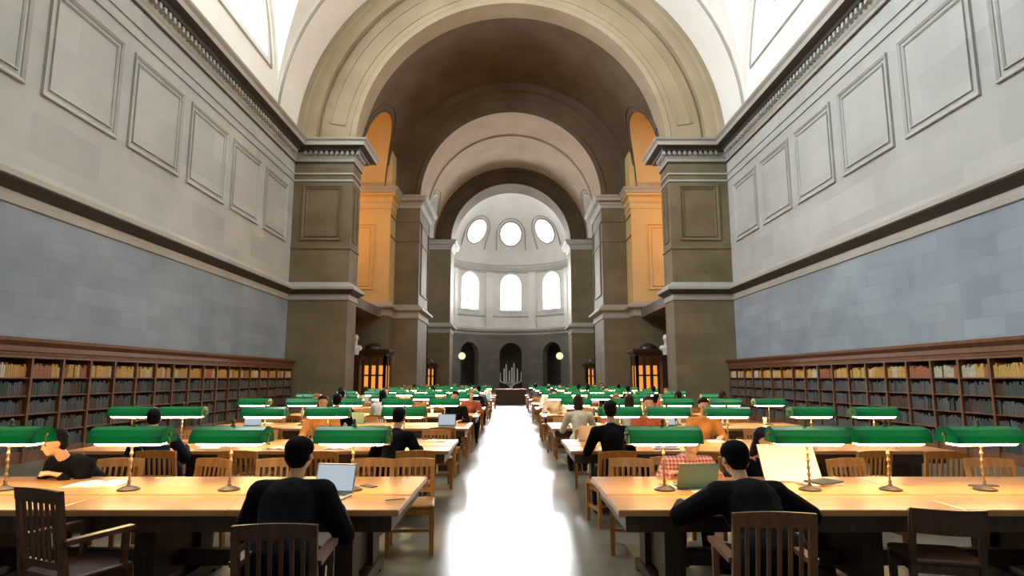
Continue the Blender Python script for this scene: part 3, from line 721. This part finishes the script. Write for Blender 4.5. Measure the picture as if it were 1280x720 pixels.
def book_mesh(t, h, d):   # a book with rounded spine and inset page block, spine towards -Y
    m = MB()
    sp = [(-t / 2, .012), (-t / 2 * .7, .003), (0, 0), (t / 2 * .7, .003), (t / 2, .012), (t / 2, d), (t / 2 - .003, d), (t / 2 - .003, .014), (-t / 2 + .003, .014), (-t / 2 + .003, d), (-t / 2, d)]
    m.prism(sp, 0, h, 'z'); m.b2(-t / 2 + .003, t / 2 - .003, .014, d - .006, .004, h - .004); return m
BCOL = {'tan': (.50, .27, .06), 'ochre': (.56, .34, .09), 'rust': (.34, .12, .045), 'grey': (.09, .09, .083), 'dark green': (.035, .055, .045), 'dark brown': (.07, .04, .025), 'slate': (.07, .08, .088), 'cream': (.50, .46, .34)}
for q, c in BCOL.items(): MT['bk_' + q] = plain('book_cloth_' + q.replace(' ', '_'), c, .55, .2, 30)
lit_top_mix = ['tan', 'ochre', 'tan', 'ochre', 'rust', 'cream']; low_mix = ['grey', 'dark green', 'slate', 'grey', 'dark brown', 'slate', 'grey']  # tan bindings, warmed in colour for the golden light on the top row
protos = {}
stuff = {q: MB() for q in BCOL}
for sd in (-1, 1):
    side = 'left' if sd < 0 else 'right'; made = 0
    for b in range(NB):
        yc = P1 - .06 - BW_ * (NB - 1 - b) - BW_ / 2; x = sd * (W - BD - .002)
        rz = PI / 2 if sd < 0 else -PI / 2
        vis = b - 2
        lab = ('%s bookcase bay from the near pier along the %s wall' % (ORD[NB - 1 - b], side))
        lab = 'wooden bookcase of five book rows, ' + lab.replace(' bookcase', '')
        if fc: fc = False; case0.location = (x, yc, 0); case0.rotation_euler.z = rz; case0['label'] = lab; case0['group'] = 'bookcase bays along the walls'
        else: dup(case0, (x, yc, 0), rz, lab, 'bookcase bays along the walls')
        for si in range(4, -1, -1):
            z = SH[si]; u = -BW_ / 2 + .036; cnt = 0; hmax = (.37 if si == 4 else SH[si + 1] - SH[si] - .05) 
            mix = lit_top_mix if si == 4 else low_mix
            runc = R.choice(mix)
            while True:
                t = R.choice((.032, .04, .048, .056)); h = R.choice((.24, .26, .28)) if R.random() < .8 else .21
                if R.random() < .25: runc = R.choice(mix)
                if u + t > BW_ / 2 - .036: break
                if R.random() > .03:
                    uu = u + t / 2; d = .22
                    if vis >= 0 and made < 150:
                        key = (runc, t, h); g = ORD[cnt] if cnt < len(ORD) else None
                        px, py = (sd * (W - BD - .002 - .0), yc)
                        Y = yc + (uu if sd < 0 else -uu)
                        lb = '%s book, %s on %s shelf, %s case from near pier, %s wall' % (runc, g, ('top', 'second', 'third', 'fourth', 'lowest')[4 - si], ORD[NB - 1 - b], side)
                        if key not in protos:
                            o = obj('book', book_mesh(t - .002, h, d), 'bk_' + runc); protos[key] = o
                        else: o = protos[key].copy(); C.objects.link(o)
                        o.location = (x + sd * .05, Y, z + .0005); o.rotation_euler.z = rz; tag(o, lb, 'book', 'books on the nearest wall shelves'); made += 1
                    else:
                        c0 = yc + (uu if sd < 0 else -uu); xa = x + sd * .05
                        m = stuff[runc]; q = MB(); xs = sorted((xa, xa + sd * d)); f = xs[0] if sd > 0 else xs[1]
                        q.prism([(f + sd * .01, c0 - t / 2 + .001), (f, c0), (f + sd * .01, c0 + t / 2 - .001), (f + sd * d, c0 + t / 2 - .001), (f + sd * d, c0 - t / 2 + .001)], z + .001, z + h, 'z')
                        m.add(q.v, q.f)
                    cnt += 1
                u += t
allb = MB(); mats = []; idx = []
for i, (q, m) in enumerate(stuff.items()):
    mats.append('bk_' + q); allb.add(m.v, m.f); idx += [i] * len(m.f)
o = obj('shelved_books', allb, mats)
for p, i in zip(o.data.polygons, idx): p.material_index = i
tag(o, 'rows of tan, grey and dark books filling the farther bays of both wall bookcases', 'books', None, 'stuff')
for sd, side in ((-1, 'left'), (1, 'right')):
    y0, y1 = P1 - .06 - BW_ * NB - .1, P1 - .03; y1 -= .02
    m = MB().sweep([(0, BH + .002), (.41, BH + .002), (.42, BH + .06), (.44, BH + .08), (.44, BH + .18), (.47, BH + .21), (.53, BH + .27), (.54, BH + .34), (0, BH + .34)], [(-W + .001, y0), (-W + .001, y1)])
    o = obj('bookcase_cornice', m if sd < 0 else mirror(m), 'case'); tag(o, 'dark wood moulded cornice running over the bookcases of the %s wall' % side, 'cornice')

# ------------------------------------------------------------------ people
def capsule(mb, a, b, ra, rb, n=10):
    a = Vector(a); b = Vector(b); mb.sphere(a, ra, n, 7); mb.sphere(b, rb, n, 7)
    if (b - a).length > 1e-4: mb.tube([a, b], [ra, rb], n)
def fuse(name, mb, mat, parent, vox=.012, smooth=3):
    me = bpy.data.meshes.new(name); me.from_pydata(mb.v, [], mb.f); o = bpy.data.objects.new(name, me); C.objects.link(o)
    rm = o.modifiers.new('r', 'REMESH'); rm.mode = 'VOXEL'; rm.voxel_size = vox
    sm = o.modifiers.new('s', 'SMOOTH'); sm.iterations = smooth; sm.factor = .5
    dg = bpy.context.evaluated_depsgraph_get(); m2 = bpy.data.meshes.new_from_object(o.evaluated_get(dg)); o.modifiers.clear(); o.data = m2
    m2.materials.clear(); m2.materials.append(MT[mat] if isinstance(mat, str) else mat); m2.shade_smooth(); o.parent = parent; return o
def ik(S, Wp, l1, l2, pole):
    S, Wp, pole = Vector(S), Vector(Wp), Vector(pole); d = Wp - S; L = min(d.length, (l1 + l2) * .998); dn = d.normalized(); Wp = S + dn * L
    a = (l1 * l1 - l2 * l2 + L * L) / (2 * L); h = math.sqrt(max(0, l1 * l1 - a * a))
    p = (pole - dn * pole.dot(dn)).normalized(); return S + dn * a + p * h, Wp
for nm, c in dict(skin=(.62, .36, .22), skin_dark=(.30, .15, .08), hair_black=(.012, .010, .010), hair_brown=(.05, .022, .012), hair_fair=(.30, .17, .07)).items(): MT[nm] = plain(nm, c, .6, .08, spec=.5 if 'skin' in nm else .06)
for nm, c in dict(black=(.005, .005, .006), navy=(.010, .013, .024), orange=(.50, .22, .07), cream=(.60, .52, .40), grey=(.14, .14, .15), rust=(.30, .08, .05), white=(.7, .68, .62), trousers=(.012, .012, .016), shoe=(.02, .016, .014)).items():
    MT['cloth_' + nm] = plain('cloth_' + nm, c, .9, .15, 12, spec=.08)
def plaid():
    m, n, l, b = new_mat('pink_plaid_cloth'); tc = n.new('ShaderNodeTexCoord'); out = None
    for ax in ('x', 'z'):
        wv = n.new('ShaderNodeTexWave'); wv.wave_type = 'BANDS'; wv.bands_direction = ax.upper(); wv.inputs['Scale'].default_value = 9
        l.new(tc.outputs['Object'], wv.inputs['Vector']); r = ramp(n, (.85, .35, .28), (.20, .06, .07), .35, .75); l.new(wv.outputs['Fac'], r.inputs['Fac'])
        if out is None: out = r.outputs['Color']
        else:
            mx = n.new('ShaderNodeMix'); mx.data_type = 'RGBA'; mx.inputs[0].default_value = .5; l.new(out, mx.inputs[6]); l.new(r.outputs['Color'], mx.inputs[7]); out = mx.outputs[2]
    l.new(out, b.inputs['Base Color']); b.inputs['Roughness'].default_value = .85; return m
MT['plaid'] = plaid()
def person(label, loc, rz, lean=10, side=0, head=(-10, 0), hands=((-.2, .5, .80), (.2, .5, .80)), top='cloth_black', skin='skin', hair='hair_black', style='short', cap=None, vox=.011, group=None, twist=0, bulk=1.0, pole=(.5, -.4, -.8)):
    """origin on the floor under the hips, looking towards +Y; hands are given in the same frame"""
    t = thing('person', label, 'person', (loc[0], loc[1], 0), rz, group)
    le = math.radians(lean); sl = math.radians(side)
    pel = Vector((0, 0, .57)); up = Vector((math.sin(sl), math.sin(le) * math.cos(sl), math.cos(le) * math.cos(sl))).normalized()
    nb = pel + up * .50; hd = Euler((math.radians(-head[0]) - le * .6, math.radians(0), math.radians(head[1]))).to_matrix()
    neckdir = (up + Vector((0, .25 - .0, .6))).normalized() if lean > 25 else up
    hc = nb + neckdir * .115 + hd @ Vector((0, .035, .105))
    rt = Vector((1, 0, 0)); sh = [nb - up * .045 + rt * s * .185 for s in (-1, 1)]
    hips = [pel + Vector((s * .095, .0, 0)) for s in (-1, 1)]
    knees = [Vector((s * .13, .44, .50)) for s in (-1, 1)]; ank = [Vector((s * .13, .46, .085)) for s in (-1, 1)]
    B = MB()                                   # continuous body
    capsule(B, pel + Vector((-.07, 0, 0)), pel + Vector((.07, 0, 0)), .115, .115); capsule(B, pel, pel + up * .25, .115, .105)
    capsule(B, pel + up * .25, nb - up * .12, .11, .125); capsule(B, sh[0], sh[1], .06, .06); capsule(B, nb - up * .03, nb + neckdir * .10, .056, .05)
    capsule(B, nb + neckdir * .06, hc - hd @ Vector((0, .01, .03)), .05, .052)
    def H(p): return hc + hd @ Vector(p)
    def blob(p, r, src=B, nu=14, nv=10):       # ellipsoid in head space
        q = MB().sphere((0, 0, 0), r, nu, nv); src.add([H(Vector(v) + Vector(p)) for v in q.v], q.f)
    blob((0, -.012, .022), (.074, .090, .088)); blob((0, .022, -.035), (.055, .062, .066)); blob((0, .055, -.082), (.024, .022, .02))
    blob((0, .086, -.012), (.012, .014, .026)); blob((0, .096, -.028), (.015, .013, .010)); blob((0, .072, .018), (.05, .016, .012)); blob((0, .078, -.055), (.024, .012, .006)); blob((0, .077, -.064), (.02, .011, .006))
    for s in (-1, 1): blob((s * .042, .06, -.018), (.02, .018, .018)); blob((s * .077, -.005, -.008), (.010, .020, .032), B, 8, 6)
    wr = []; el = []
    for i, s in enumerate((-1, 1)):
        e, wv_ = ik(sh[i], hands[i], .29, .25, (s * pole[0], pole[1], pole[2])); el.append(e); wr.append(wv_)
        capsule(B, sh[i], e, .050, .041); capsule(B, e, wv_, .040, .028)
        f = (wv_ - e); f.z *= .25; f = f.normalized(); f = (f + Vector((-s * .25, .15, 0))).normalized(); rgt = Vector((f.y, -f.x, 0)).normalized(); dn = f.cross(rgt)
        if dn.z > 0: dn = -dn
        for q in (-.028, -.010, .010, .028): capsule(B, wv_ + rgt * q * .5, wv_ + f * .085 + rgt * q, .020, .014, 8)
        for q, ln in ((-.030, .062 if s > 0 else .052), (-.010, .074), (.010, .072), (.030, .052 if s > 0 else .062)):
            k0 = wv_ + f * .090 + rgt * q; k1 = k0 + f * ln * .45 + dn * .010; k2 = k1 + f * ln * .3 + dn * .016; k3 = k2 + f * ln * .2 + dn * .016
            for a_, b_, r1, r2 in ((k0, k1, .0115, .0105), (k1, k2, .0105, .0095), (k2, k3, .0095, .0085)): capsule(B, a_, b_, r1, r2, 7)
        th0 = wv_ + f * .025 - rgt * s * .022; th1 = th0 + f * .035 - rgt * s * .030 + dn * .008; th2 = th1 + f * .032 - rgt * s * .006 + dn * .008
        capsule(B, th0, th1, .016, .0125, 7); capsule(B, th1, th2, .0125, .0100, 7)
        capsule(B, hips[i], knees[i], .082, .058); capsule(B, knees[i], knees[i].lerp(ank[i], .35), .055, .056); capsule(B, knees[i].lerp(ank[i], .35), ank[i], .056, .038)
        capsule(B, ank[i] - Vector((0, .03, .04)), ank[i] + Vector((0, .15, -.052)), .036, .028)
    fuse('body', B, skin, t, vox)
    J = MB(); k = bulk                         # jacket or shirt over torso and arms
    capsule(J, pel + Vector((-.075, 0, .01)), pel + Vector((.075, 0, .01)), .135 * k, .135 * k); capsule(J, pel, pel + up * .25, .14 * k, .13 * k); capsule(J, pel + up * .25, nb - up * .13, .135 * k, .148 * k)
    capsule(J, sh[0], sh[1], .082 * k, .082 * k); capsule(J, nb - up * .06, nb + up * .018, .09, .070)
    for i, s in enumerate((-1, 1)):
        capsule(J, nb - up * .02, sh[i], .074, .080 * k)
        k2 = (k + 1) / 2; capsule(J, sh[i], el[i], .076 * k, .060 * k2); capsule(J, el[i], el[i].lerp(wr[i], .92), .058 * k2, .042)
    fuse('jacket', J, top, t, vox + .002, 5)
    T = MB()
    for i, s in enumerate((-1, 1)):
        capsule(T, hips[i], knees[i], .098, .073); capsule(T, knees[i], ank[i] + Vector((0, 0, .03)), .072, .056)
    capsule(T, hips[0], hips[1], .118, .118); fuse('trousers', T, 'cloth_trousers', t, vox + .004)
    for i in (0, 1):
        S_ = MB(); capsule(S_, ank[i] - Vector((0, .035, .042)), ank[i] + Vector((0, .165, -.048)), .044, .036); capsule(S_, ank[i] - Vector((0, .02, .03)), ank[i] + Vector((0, 0, .0)), .046, .046)
        fuse('shoe', S_, 'cloth_shoe', t, vox + .002)
    if hair:
        Hr = MB(); blob((0, -.030, .040), (.084, .092, .088), Hr); blob((0, -.052, -.01), (.078, .058, .075), Hr); blob((0, .03, .088), (.06, .045, .032), Hr)
        if style == 'long':
            for s in (-1, 1): blob((s * .066, -.02, -.05), (.026, .05, .10), Hr)
            blob((0, -.075, -.10), (.075, .045, .12), Hr)
        if style == 'bun': blob((0, -.10, .085), (.045, .045, .042), Hr)
        fuse('hair', Hr, hair, t, vox)
    if cap:
        Cp = MB(); blob((0, -.022, .052), (.094, .108, .080), Cp); blob((0, -.05, .0), (.086, .066, .07), Cp); fuse('cap', Cp, cap, t, vox)
    for s in (-1, 1):
        E_ = MB(); blob((s * .031, .070, .002), (.012, .010, .008), E_, 8, 6); obj('eye', E_, 'key', t, True)
    return t
GP = 'readers seated at the near tables'
person('person in black with dark beanie, seen from behind at the nearest left table', (-1.38, 3.80), math.radians(4), 41, 0, (-24, -14), ((-.20, .50, .80), (.26, .50, .80)), 'cloth_black', cap='cloth_black', bulk=1.28, vox=.010, group=GP, pole=(.5, -.3, -.8))
person('person in black jacket and dark cap, arms spread on the nearest right table', (1.57, 3.88), math.radians(3), 46, 0, (-14, 8), ((-.36, .58, .80), (.26, .52, .80)), 'cloth_black', cap='cloth_black', bulk=1.3, vox=.010, group=GP, pole=(.9, -.1, -.4))
person('dark-haired person leaning over an open white book at the left photo edge', (-3.98, 6.2), PI - .25, 50, 0, (-18, -25), ((-.10, .52, .80), (.12, .50, .80)), 'cloth_black', hair='hair_black', vox=.010, group=GP)
person('person in pink plaid shirt behind a dark open laptop right of the aisle', (1.66, 6.38), PI + .05, 52, 0, (-30, 0), ((-.20, .58, .80), (.22, .56, .80)), 'plaid', hair='hair_fair', vox=.010, group=GP)
person('dark-haired person holding a large open book upright across the nearest right table', (2.30, 6.44), PI + .12, 50, 0, (-12, 10), ((-.22, .46, .90), (.20, .46, .90)), 'cloth_navy', hair='hair_black', style='long', vox=.011, group=GP)
Y1 = rowc(1)
person('person in black sitting at the aisle end of the second right table, seen from behind', (1.22, Y1 - 1.12), .05, 14, 0, (-8, 0), ((-.2, .48, .80), (.2, .48, .80)), 'cloth_black', vox=.013, group=GP)
person('person in black hunched sideways at the aisle end of the second left table', (-1.42, Y1 - 1.15), -.3, 34, -8, (-14, 0), ((-.3, .46, .80), (.15, .50, .80)), 'cloth_black', vox=.013, group=GP)
person('person in dark jacket with a pale sleeve leaning left at the second left table', (-4.1, Y1 - 1.12), .5, 36, -14, (-14, 0), ((-.26, .46, .80), (.24, .46, .80)), 'cloth_navy', vox=.013, group=GP)
person('long-haired person in orange top across the second left table', (-2.9, Y1 + 1.12), PI + .15, 12, 0, (-8, 10), ((-.2, .48, .80), (.2, .48, .80)), 'cloth_orange', hair='hair_brown', style='long', vox=.013, group=GP)
person('dark-haired person with lamplit face across the second right table behind the plaid reader', (2.95, Y1 + 1.15), PI - .1, 22, 0, (-6, 0), ((-.2, .48, .80), (.2, .48, .80)), 'cloth_orange', hair='hair_black', vox=.013, group=GP)
person('person in cream top across the second right table, left of the lamps', (2.1, Y1 + 1.15), PI, 16, 0, (-12, 0), ((-.2, .48, .80), (.2, .48, .80)), 'cloth_rust', hair='hair_brown', vox=.015, group=GP)['label'] = 'person in rust-red top across the second right table, nearer the aisle'
protoP = []
GF = 'readers in the farther rows'
for (c, cn, hr, hn, st, ln) in (('cloth_black', 'black', 'hair_black', 'black', 'short', 16), ('cloth_cream', 'cream', 'hair_brown', 'brown', 'long', 22), ('cloth_grey', 'grey', 'hair_black', 'black', 'bun', 12), ('cloth_rust', 'rust red', 'hair_fair', 'fair', 'short', 28), ('cloth_white', 'white', 'hair_black', 'black', 'long', 18)):
    p = person('', (0, 0), 0, ln, 0, (-12, 0), ((-.2, .46, .80), (.2, .46, .80)), c, hair=hr, style=st, vox=.022, group=GF); protoP.append([p, cn, hn, True])
for n in range(2, NR):
    for sd in (-1, 1):
        slots = [(i, f) for i in range(5) for f in ('near', 'far')]; R.shuffle(slots)
        for i, f in slots[:(3 if n < 7 else 4)]:
            pr = R.choice(protoP); y = rowc(n) + (-TD / 2 - .40 if f == 'near' else TD / 2 + .42); x = sd * (1.15 + .95 * i + R.uniform(-.06, .06)); rz = (0 if f == 'near' else PI) + R.uniform(-.2, .2)
            lb = '%s-haired person in %s, %s side of %s %s table, %s from aisle' % (pr[2], pr[1], f, ROWW[n], 'left' if sd < 0 else 'right', ORD[i])
            if pr[3]: pr[3] = False; pr[0].location = (x, y, 0); pr[0].rotation_euler.z = rz; pr[0]['label'] = lb
            else: dup(pr[0], (x, y, 0), rz, lb, GF)
for p in list(protoP):
    if p[3]:
        for c in list(p[0].children): bpy.data.objects.remove(c)
        bpy.data.objects.remove(p[0])

# ------------------------------------------------------------------ things on the tables
ZT = .7612
def open_book(label, x, y, rz, w_=.19, h=.26, tilt=0, z=ZT, group=None, mat='paper'):
    t = thing('open_book', label, 'book', (x, y, z), rz, group)
    for s in (-1, 1):
        m = MB(); N = 8; vs = []
        for i in range(N + 1):
            u = i / N; xx = s * w_ * u; zz = .004 + .018 * math.sin(PI * min(1, u * 1.1)) * (1 - u * .6) + tilt * u
            vs += [(xx, -h / 2, zz), (xx, h / 2, zz), (xx, h / 2, tilt * u), (xx, -h / 2, tilt * u)]
        m.add(vs, [(i * 4 + q, i * 4 + (q + 1) % 4, i * 4 + 4 + (q + 1) % 4, i * 4 + 4 + q) for i in range(N) for q in range(4)] + [(3, 2, 1, 0), (N * 4, N * 4 + 1, N * 4 + 2, N * 4 + 3)])
        obj('page_block', m, mat, t)
    obj('cover', MB().b2(-w_ - .006, w_ + .006, -h / 2 - .005, h / 2 + .005, -.001, .0), 'bk_dark brown', t) if not tilt else None
    return t
def laptop(label, x, y, rz, lid='silver', group=None, ang=105, lit=True):
    t = thing('laptop', label, 'laptop', (x, y, ZT), rz, group)
    obj('laptop_base', MB().box((0, 0, .009), (.33, .23, .016), bev=.005), lid, t)
    kb = MB()
    for r in range(5):
        for c in range(13): kb.box((-.138 + c * .023, .075 - r * .022, .0185), (.019, .018, .003))
    obj('keyboard', kb, 'key', t)
    a = math.radians(ang); m = MB().box((0, 0, .11), (.33, .007, .22), bev=.003); M = Matrix.Translation((0, .115, .016)) @ Matrix.Rotation(-(a - PI / 2), 4, 'X')
    m.v = [tuple(M @ Vector(v)) for v in m.v]; lo = obj('lid', m, lid, t)
    s = MB().box((0, -.0045, .112), (.305, .002, .19)); s.v = [tuple(M @ Vector(v)) for v in s.v]; obj('screen', s, 'screen' if lit else 'key', lo)
    return t
def papers(label, x, y, rz, n=3, group=None, w_=.21, h=.29):
    m = MB()
    for i in range(n):
        a = R.uniform(-.15, .15); dx, dy = R.uniform(-.02, .02), R.uniform(-.02, .02)
        m.box((dx, dy, .0015 + i * .0022), (w_, h, .002), (0, 0, a))
    o = obj('paper_stack', m, 'paper'); o.location = (x, y, ZT); o.rotation_euler.z = rz; return tag(o, label, 'papers', group)
def cup(label, x, y, group=None, mat='white'):
    t = thing('paper_cup', label, 'cup', (x, y, ZT), 0, group)
    obj('cup_body', MB().lathe([(0, 0), (.030, 0), (.040, .105), (.037, .105), (.028, .004), (0, .004)], 14), mat, t, True)
    obj('lid', MB().lathe([(.043, .103), (.043, .112), (.036, .118), (0, .118)], 14), 'white', t, True); return t
def bottle(label, x, y, group=None, mat='teal'):
    t = thing('water_bottle', label, 'bottle', (x, y, ZT), 0, group)
    obj('bottle_body', MB().lathe([(0, 0), (.034, 0), (.036, .01), (.036, .16), (.028, .185), (.014, .20), (.014, .215), (0, .215)], 14), mat, t, True)
    obj('cap', MB().lathe([(.017, .205), (.017, .228), (0, .228)], 12), 'white', t, True); return t
open_book('open white book under the hands of the reader at the left edge', -3.52, 5.42, .12, .21, .30)
laptop('open laptop with a lit pale screen in front of the person in the beanie', -1.40, 4.86, math.radians(-10), 'silver')
laptop('dark teal laptop seen from behind in front of the reader in pink plaid', 1.50, 5.28, PI + .05, 'teal', ang=112)
papers('white sheets lying between the teal laptop and the person in the dark cap', 1.60, 5.10, .3, 4, w_=.30, h=.30)
open_book('large open book held upright by the reader right of the pink plaid shirt', 2.36, 5.80, PI, .25, .34, z=ZT).rotation_euler = (math.radians(-62), 0, PI)
bpy.context.scene.objects  # keep order
o = [q for q in C.objects if q.get('label', '').startswith('large open book held')][0]; o.location = (2.48, 5.66, ZT + .150)
for i, (x, y, a) in enumerate(((2.62, 5.42, .25),)):
    m = MB().box((0, 0, .012), (.30, .22, .022), bev=.004); o = obj('notebook', m, 'silver'); o.location = (x, y, ZT); o.rotation_euler.z = a; tag(o, 'grey notebook at the elbow of the person in the dark cap', 'notebook')
    m = MB().box((0, 0, .008), (.26, .19, .014), bev=.003); o = obj('notebook', m, 'key'); o.location = (x + .03, y - .02, ZT + .0235); o.rotation_euler.z = a + .2; tag(o, 'black slim notebook resting on the grey notebook', 'notebook')
m = MB().box((0, 0, .006), (.12, .16, .012), bev=.002); o = obj('notepad', m, 'bk_ochre'); o.location = (1.34, 5.50, ZT); o.rotation_euler.z = -.3; tag(o, 'small ochre notepad left of the teal laptop', 'notepad')
m = MB().tube([(-.07, 0, .005), (.06, 0, .005), (.075, 0, .005)], [.004, .004, .001], 8); o = obj('pen', m, 'key'); o.location = (1.33, 5.30, ZT); o.rotation_euler.z = .1; tag(o, 'dark pen lying in front of the ochre notepad', 'pen')
for x, y, lb in ((-1.36, 5.02, 'dark phone lying at the foot of the lamp nearest the left aisle edge'), (-1.18, 5.3, 'dark small case behind the phone by the lamp nearest the left aisle edge')):
    o = obj('phone', MB().box((0, 0, .005), (.075, .15, .009), bev=.003), 'key'); o.location = (x, y, ZT + .005); o.rotation_euler.z = .9; tag(o, lb, 'phone')
o = obj('pen', MB().tube([(-.07, 0, .005), (.075, 0, .005)], .004, 8), 'key'); o.location = (-.86, 4.75, ZT); o.rotation_euler.z = .35; tag(o, 'dark pen right of the lit laptop', 'pen')
# a tray of ink at the right lamp
o = obj('pen_tray', MB().box((0, 0, .007), (.22, .07, .012), bev=.004), 'key'); o.location = (3.95, 5.33, ZT); tag(o, 'dark shallow tray at the foot of the rightmost visible lamp', 'tray')
GI = 'reading matter on the farther tables'
for n in range(1, NR):
    for sd in (-1, 1):
        sn = 'left' if sd < 0 else 'right'
        for i in range(5):
            for f in (-1, 1):
                if R.random() < .32: continue
                x = sd * (1.15 + .95 * i) + R.uniform(-.15, .15); y = rowc(n) + f * .46 + R.uniform(-.06, .06); fn = 'near' if f < 0 else 'far'
                where = '%s from the aisle on the %s edge of the %s %s table' % (ORD[i], fn, ROWW[n], sn); r = R.random()
                if r < .36: papers('white papers, ' + where, x, y, R.uniform(-.4, .4), 3, GI)
                elif r < .60: open_book('open book, ' + where, x, y, R.uniform(-.3, .3), .15, .22, group=GI)
                elif r < .82: laptop('open laptop, ' + where, x, y, (0 if f < 0 else PI) + R.uniform(-.15, .15), R.choice(('silver', 'silver', 'teal')), GI)
                elif r < .92: cup('white cup, ' + where, x, y, GI)
                else: bottle('water bottle, ' + where, x, y, GI)

# ------------------------------------------------------------------ end of the aisle, vestibules, globes, bust
t = thing('service_desk', 'dark wooden desk with a pale top closing the far end of the aisle', 'desk', (0, 40, 0))
obj('desk_body', MB().b2(-.95, .95, -.4, .4, .08, .9).b2(-1.0, 1.0, -.44, .44, 0, .08).b2(-.85, -.1, -.42, -.4, .18, .8).b2(.1, .85, -.42, -.4, .18, .8), 'table_dark', t); obj('desk_top', MB().b2(-1.02, 1.02, -.48, .48, .9, .96, .01), 'table', t)
t = thing('candelabrum', 'tall white many-branched stand before the central apse doorway', 'candelabrum', (0, 57.2, 0))
obj('stand', MB().lathe([(0, 0), (.5, 0), (.5, .12), (.2, .2), (.12, .5), (.2, .9), (.5, 1.15), (.55, 1.25), (0, 1.25)], 16), 'white', t, True)
for i, (x, y, h) in enumerate(((-.95, 0, 2.1), (-.62, .2, 2.5), (-.42, -.2, 2.9), (-.14, .1, 2.3), (.1, -.15, 2.6), (.3, .15, 3.0), (.6, -.1, 2.5), (.95, 0, 2.2))):
    obj('branch', MB().tube([(0, 0, 1.1), (x * .6, y * .6, 1.15), (x, y, 1.35), (x, y, h)], [.05, .05, .06, .05], 8), 'white', t, True)
for sd, side in ((-1, 'left'), (1, 'right')):
    t = thing('globe_lamp', 'lit yellow globe on a dark post beside the %s apse doorway' % side, 'lamp', (sd * 4.15, 52.6, 0))
    obj('post', MB().lathe([(0, 0), (.25, 0), (.25, .15), (.1, .3), (.06, .6), (.05, 3.1), (.1, 3.2), (0, 3.2)], 12), 'iron', t, True); obj('globe', MB().sphere((0, 0, 3.5), .31), 'globe', t, True)
def vestibule(name, label, x, y, w_, d, h):
    t = thing('entrance_vestibule', label, 'vestibule', (x, y, 0))
    f = MB()
    for i in range(5):
        u = -w_ / 2 + w_ * i / 4
        f.b2(u - .07, u + .07, -d / 2 - .07, -d / 2 + .07, 0, h - .35)
    for s in (-1, 1):
        for i in range(3): v = -d / 2 + d * i / 2; f.b2(s * w_ / 2 - .07, s * w_ / 2 + .07, v - .07, v + .07, 0, h - .35)
    f.b2(-w_ / 2, w_ / 2, -d / 2 - .04, -d / 2 + .04, 0, .8).b2(-w_ / 2, w_ / 2, -d / 2 - .05, -d / 2 + .05, 1.75, 1.83)
    for s in (-1, 1): f.b2(s * w_ / 2 - .04, s * w_ / 2 + .04, -d / 2, d / 2, 0, .8)
    obj('timber_frame', f, 'table_dark', t)
    r = MB().sweep([(0, h - .36), (.08, h - .36), (.1, h - .25), (.22, h - .18), (.25, h - .08), (.25, h), (0, h)], [(w_ / 2, d / 2), (w_ / 2, -d / 2), (-w_ / 2, -d / 2), (-w_ / 2, d / 2)][::-1] , True)
    r.b2(-w_ / 2 - .02, w_ / 2 + .02, -d / 2 - .02, d / 2 + .02, h - .36, h); r.sphere((0, 0, h), (w_ * .35, d * .35, .35), 16, 8)
    obj('moulded_roof', r, 'table_dark', t)
    for i in range(4):
        u = -w_ / 2 + w_ * (i + .5) / 4; obj('lit_pane', MB().b2(u - w_ / 8 + .09, u + w_ / 8 - .09, -d / 2 - .01, -d / 2 + .01, .84, 2.3), 'warm_pane', t)
    for s in (-1, 1):
        for i in range(2):
            v = -d / 2 + d * (i + .5) / 2; obj('lit_pane', MB().b2(s * w_ / 2 - .01, s * w_ / 2 + .01, v - d / 4 + .09, v + d / 4 - .09, .84, 2.3), 'warm_pane', t)
    return t
for sd, side in ((-1, 'left'), (1, 'right')):
    vestibule('v', 'dark wooden entrance vestibule with orange lit panes behind the near pier, %s side' % side, sd * 7.35, 33.1, 1.5, 1.3, 3.15)
    vestibule('v', 'small wooden vestibule with orange lit panes before the far bay, %s side' % side, sd * 6.15, 46.2, 1.1, 1.1, 2.75)
    t = thing('marble_bust', 'pale marble bust on a tall dark pedestal inside the %s passage' % side, 'sculpture', (sd * 7.85, 31.3, 0))
    obj('pedestal', MB().b2(-.35, .35, -.35, .35, 0, .2).b2(-.28, .28, -.28, .28, .2, 2.6).b2(-.36, .36, -.36, .36, 2.6, 2.8), 'table_dark', t)
    m = MB(); capsule(m, (-.18, 0, 3.15), (.18, 0, 3.15), .15, .15); capsule(m, (0, 0, 2.85), (0, 0, 3.1), .16, .2); capsule(m, (0, 0, 3.2), (0, 0, 3.5), .085, .08); m.sphere((0, 0, 3.66), (.14, .16, .19)); m.sphere((0, -.15, 3.64), (.03, .04, .05))
    fuse('bust', m, 'white', t, .03)
for o in (lampA, lampB): pass
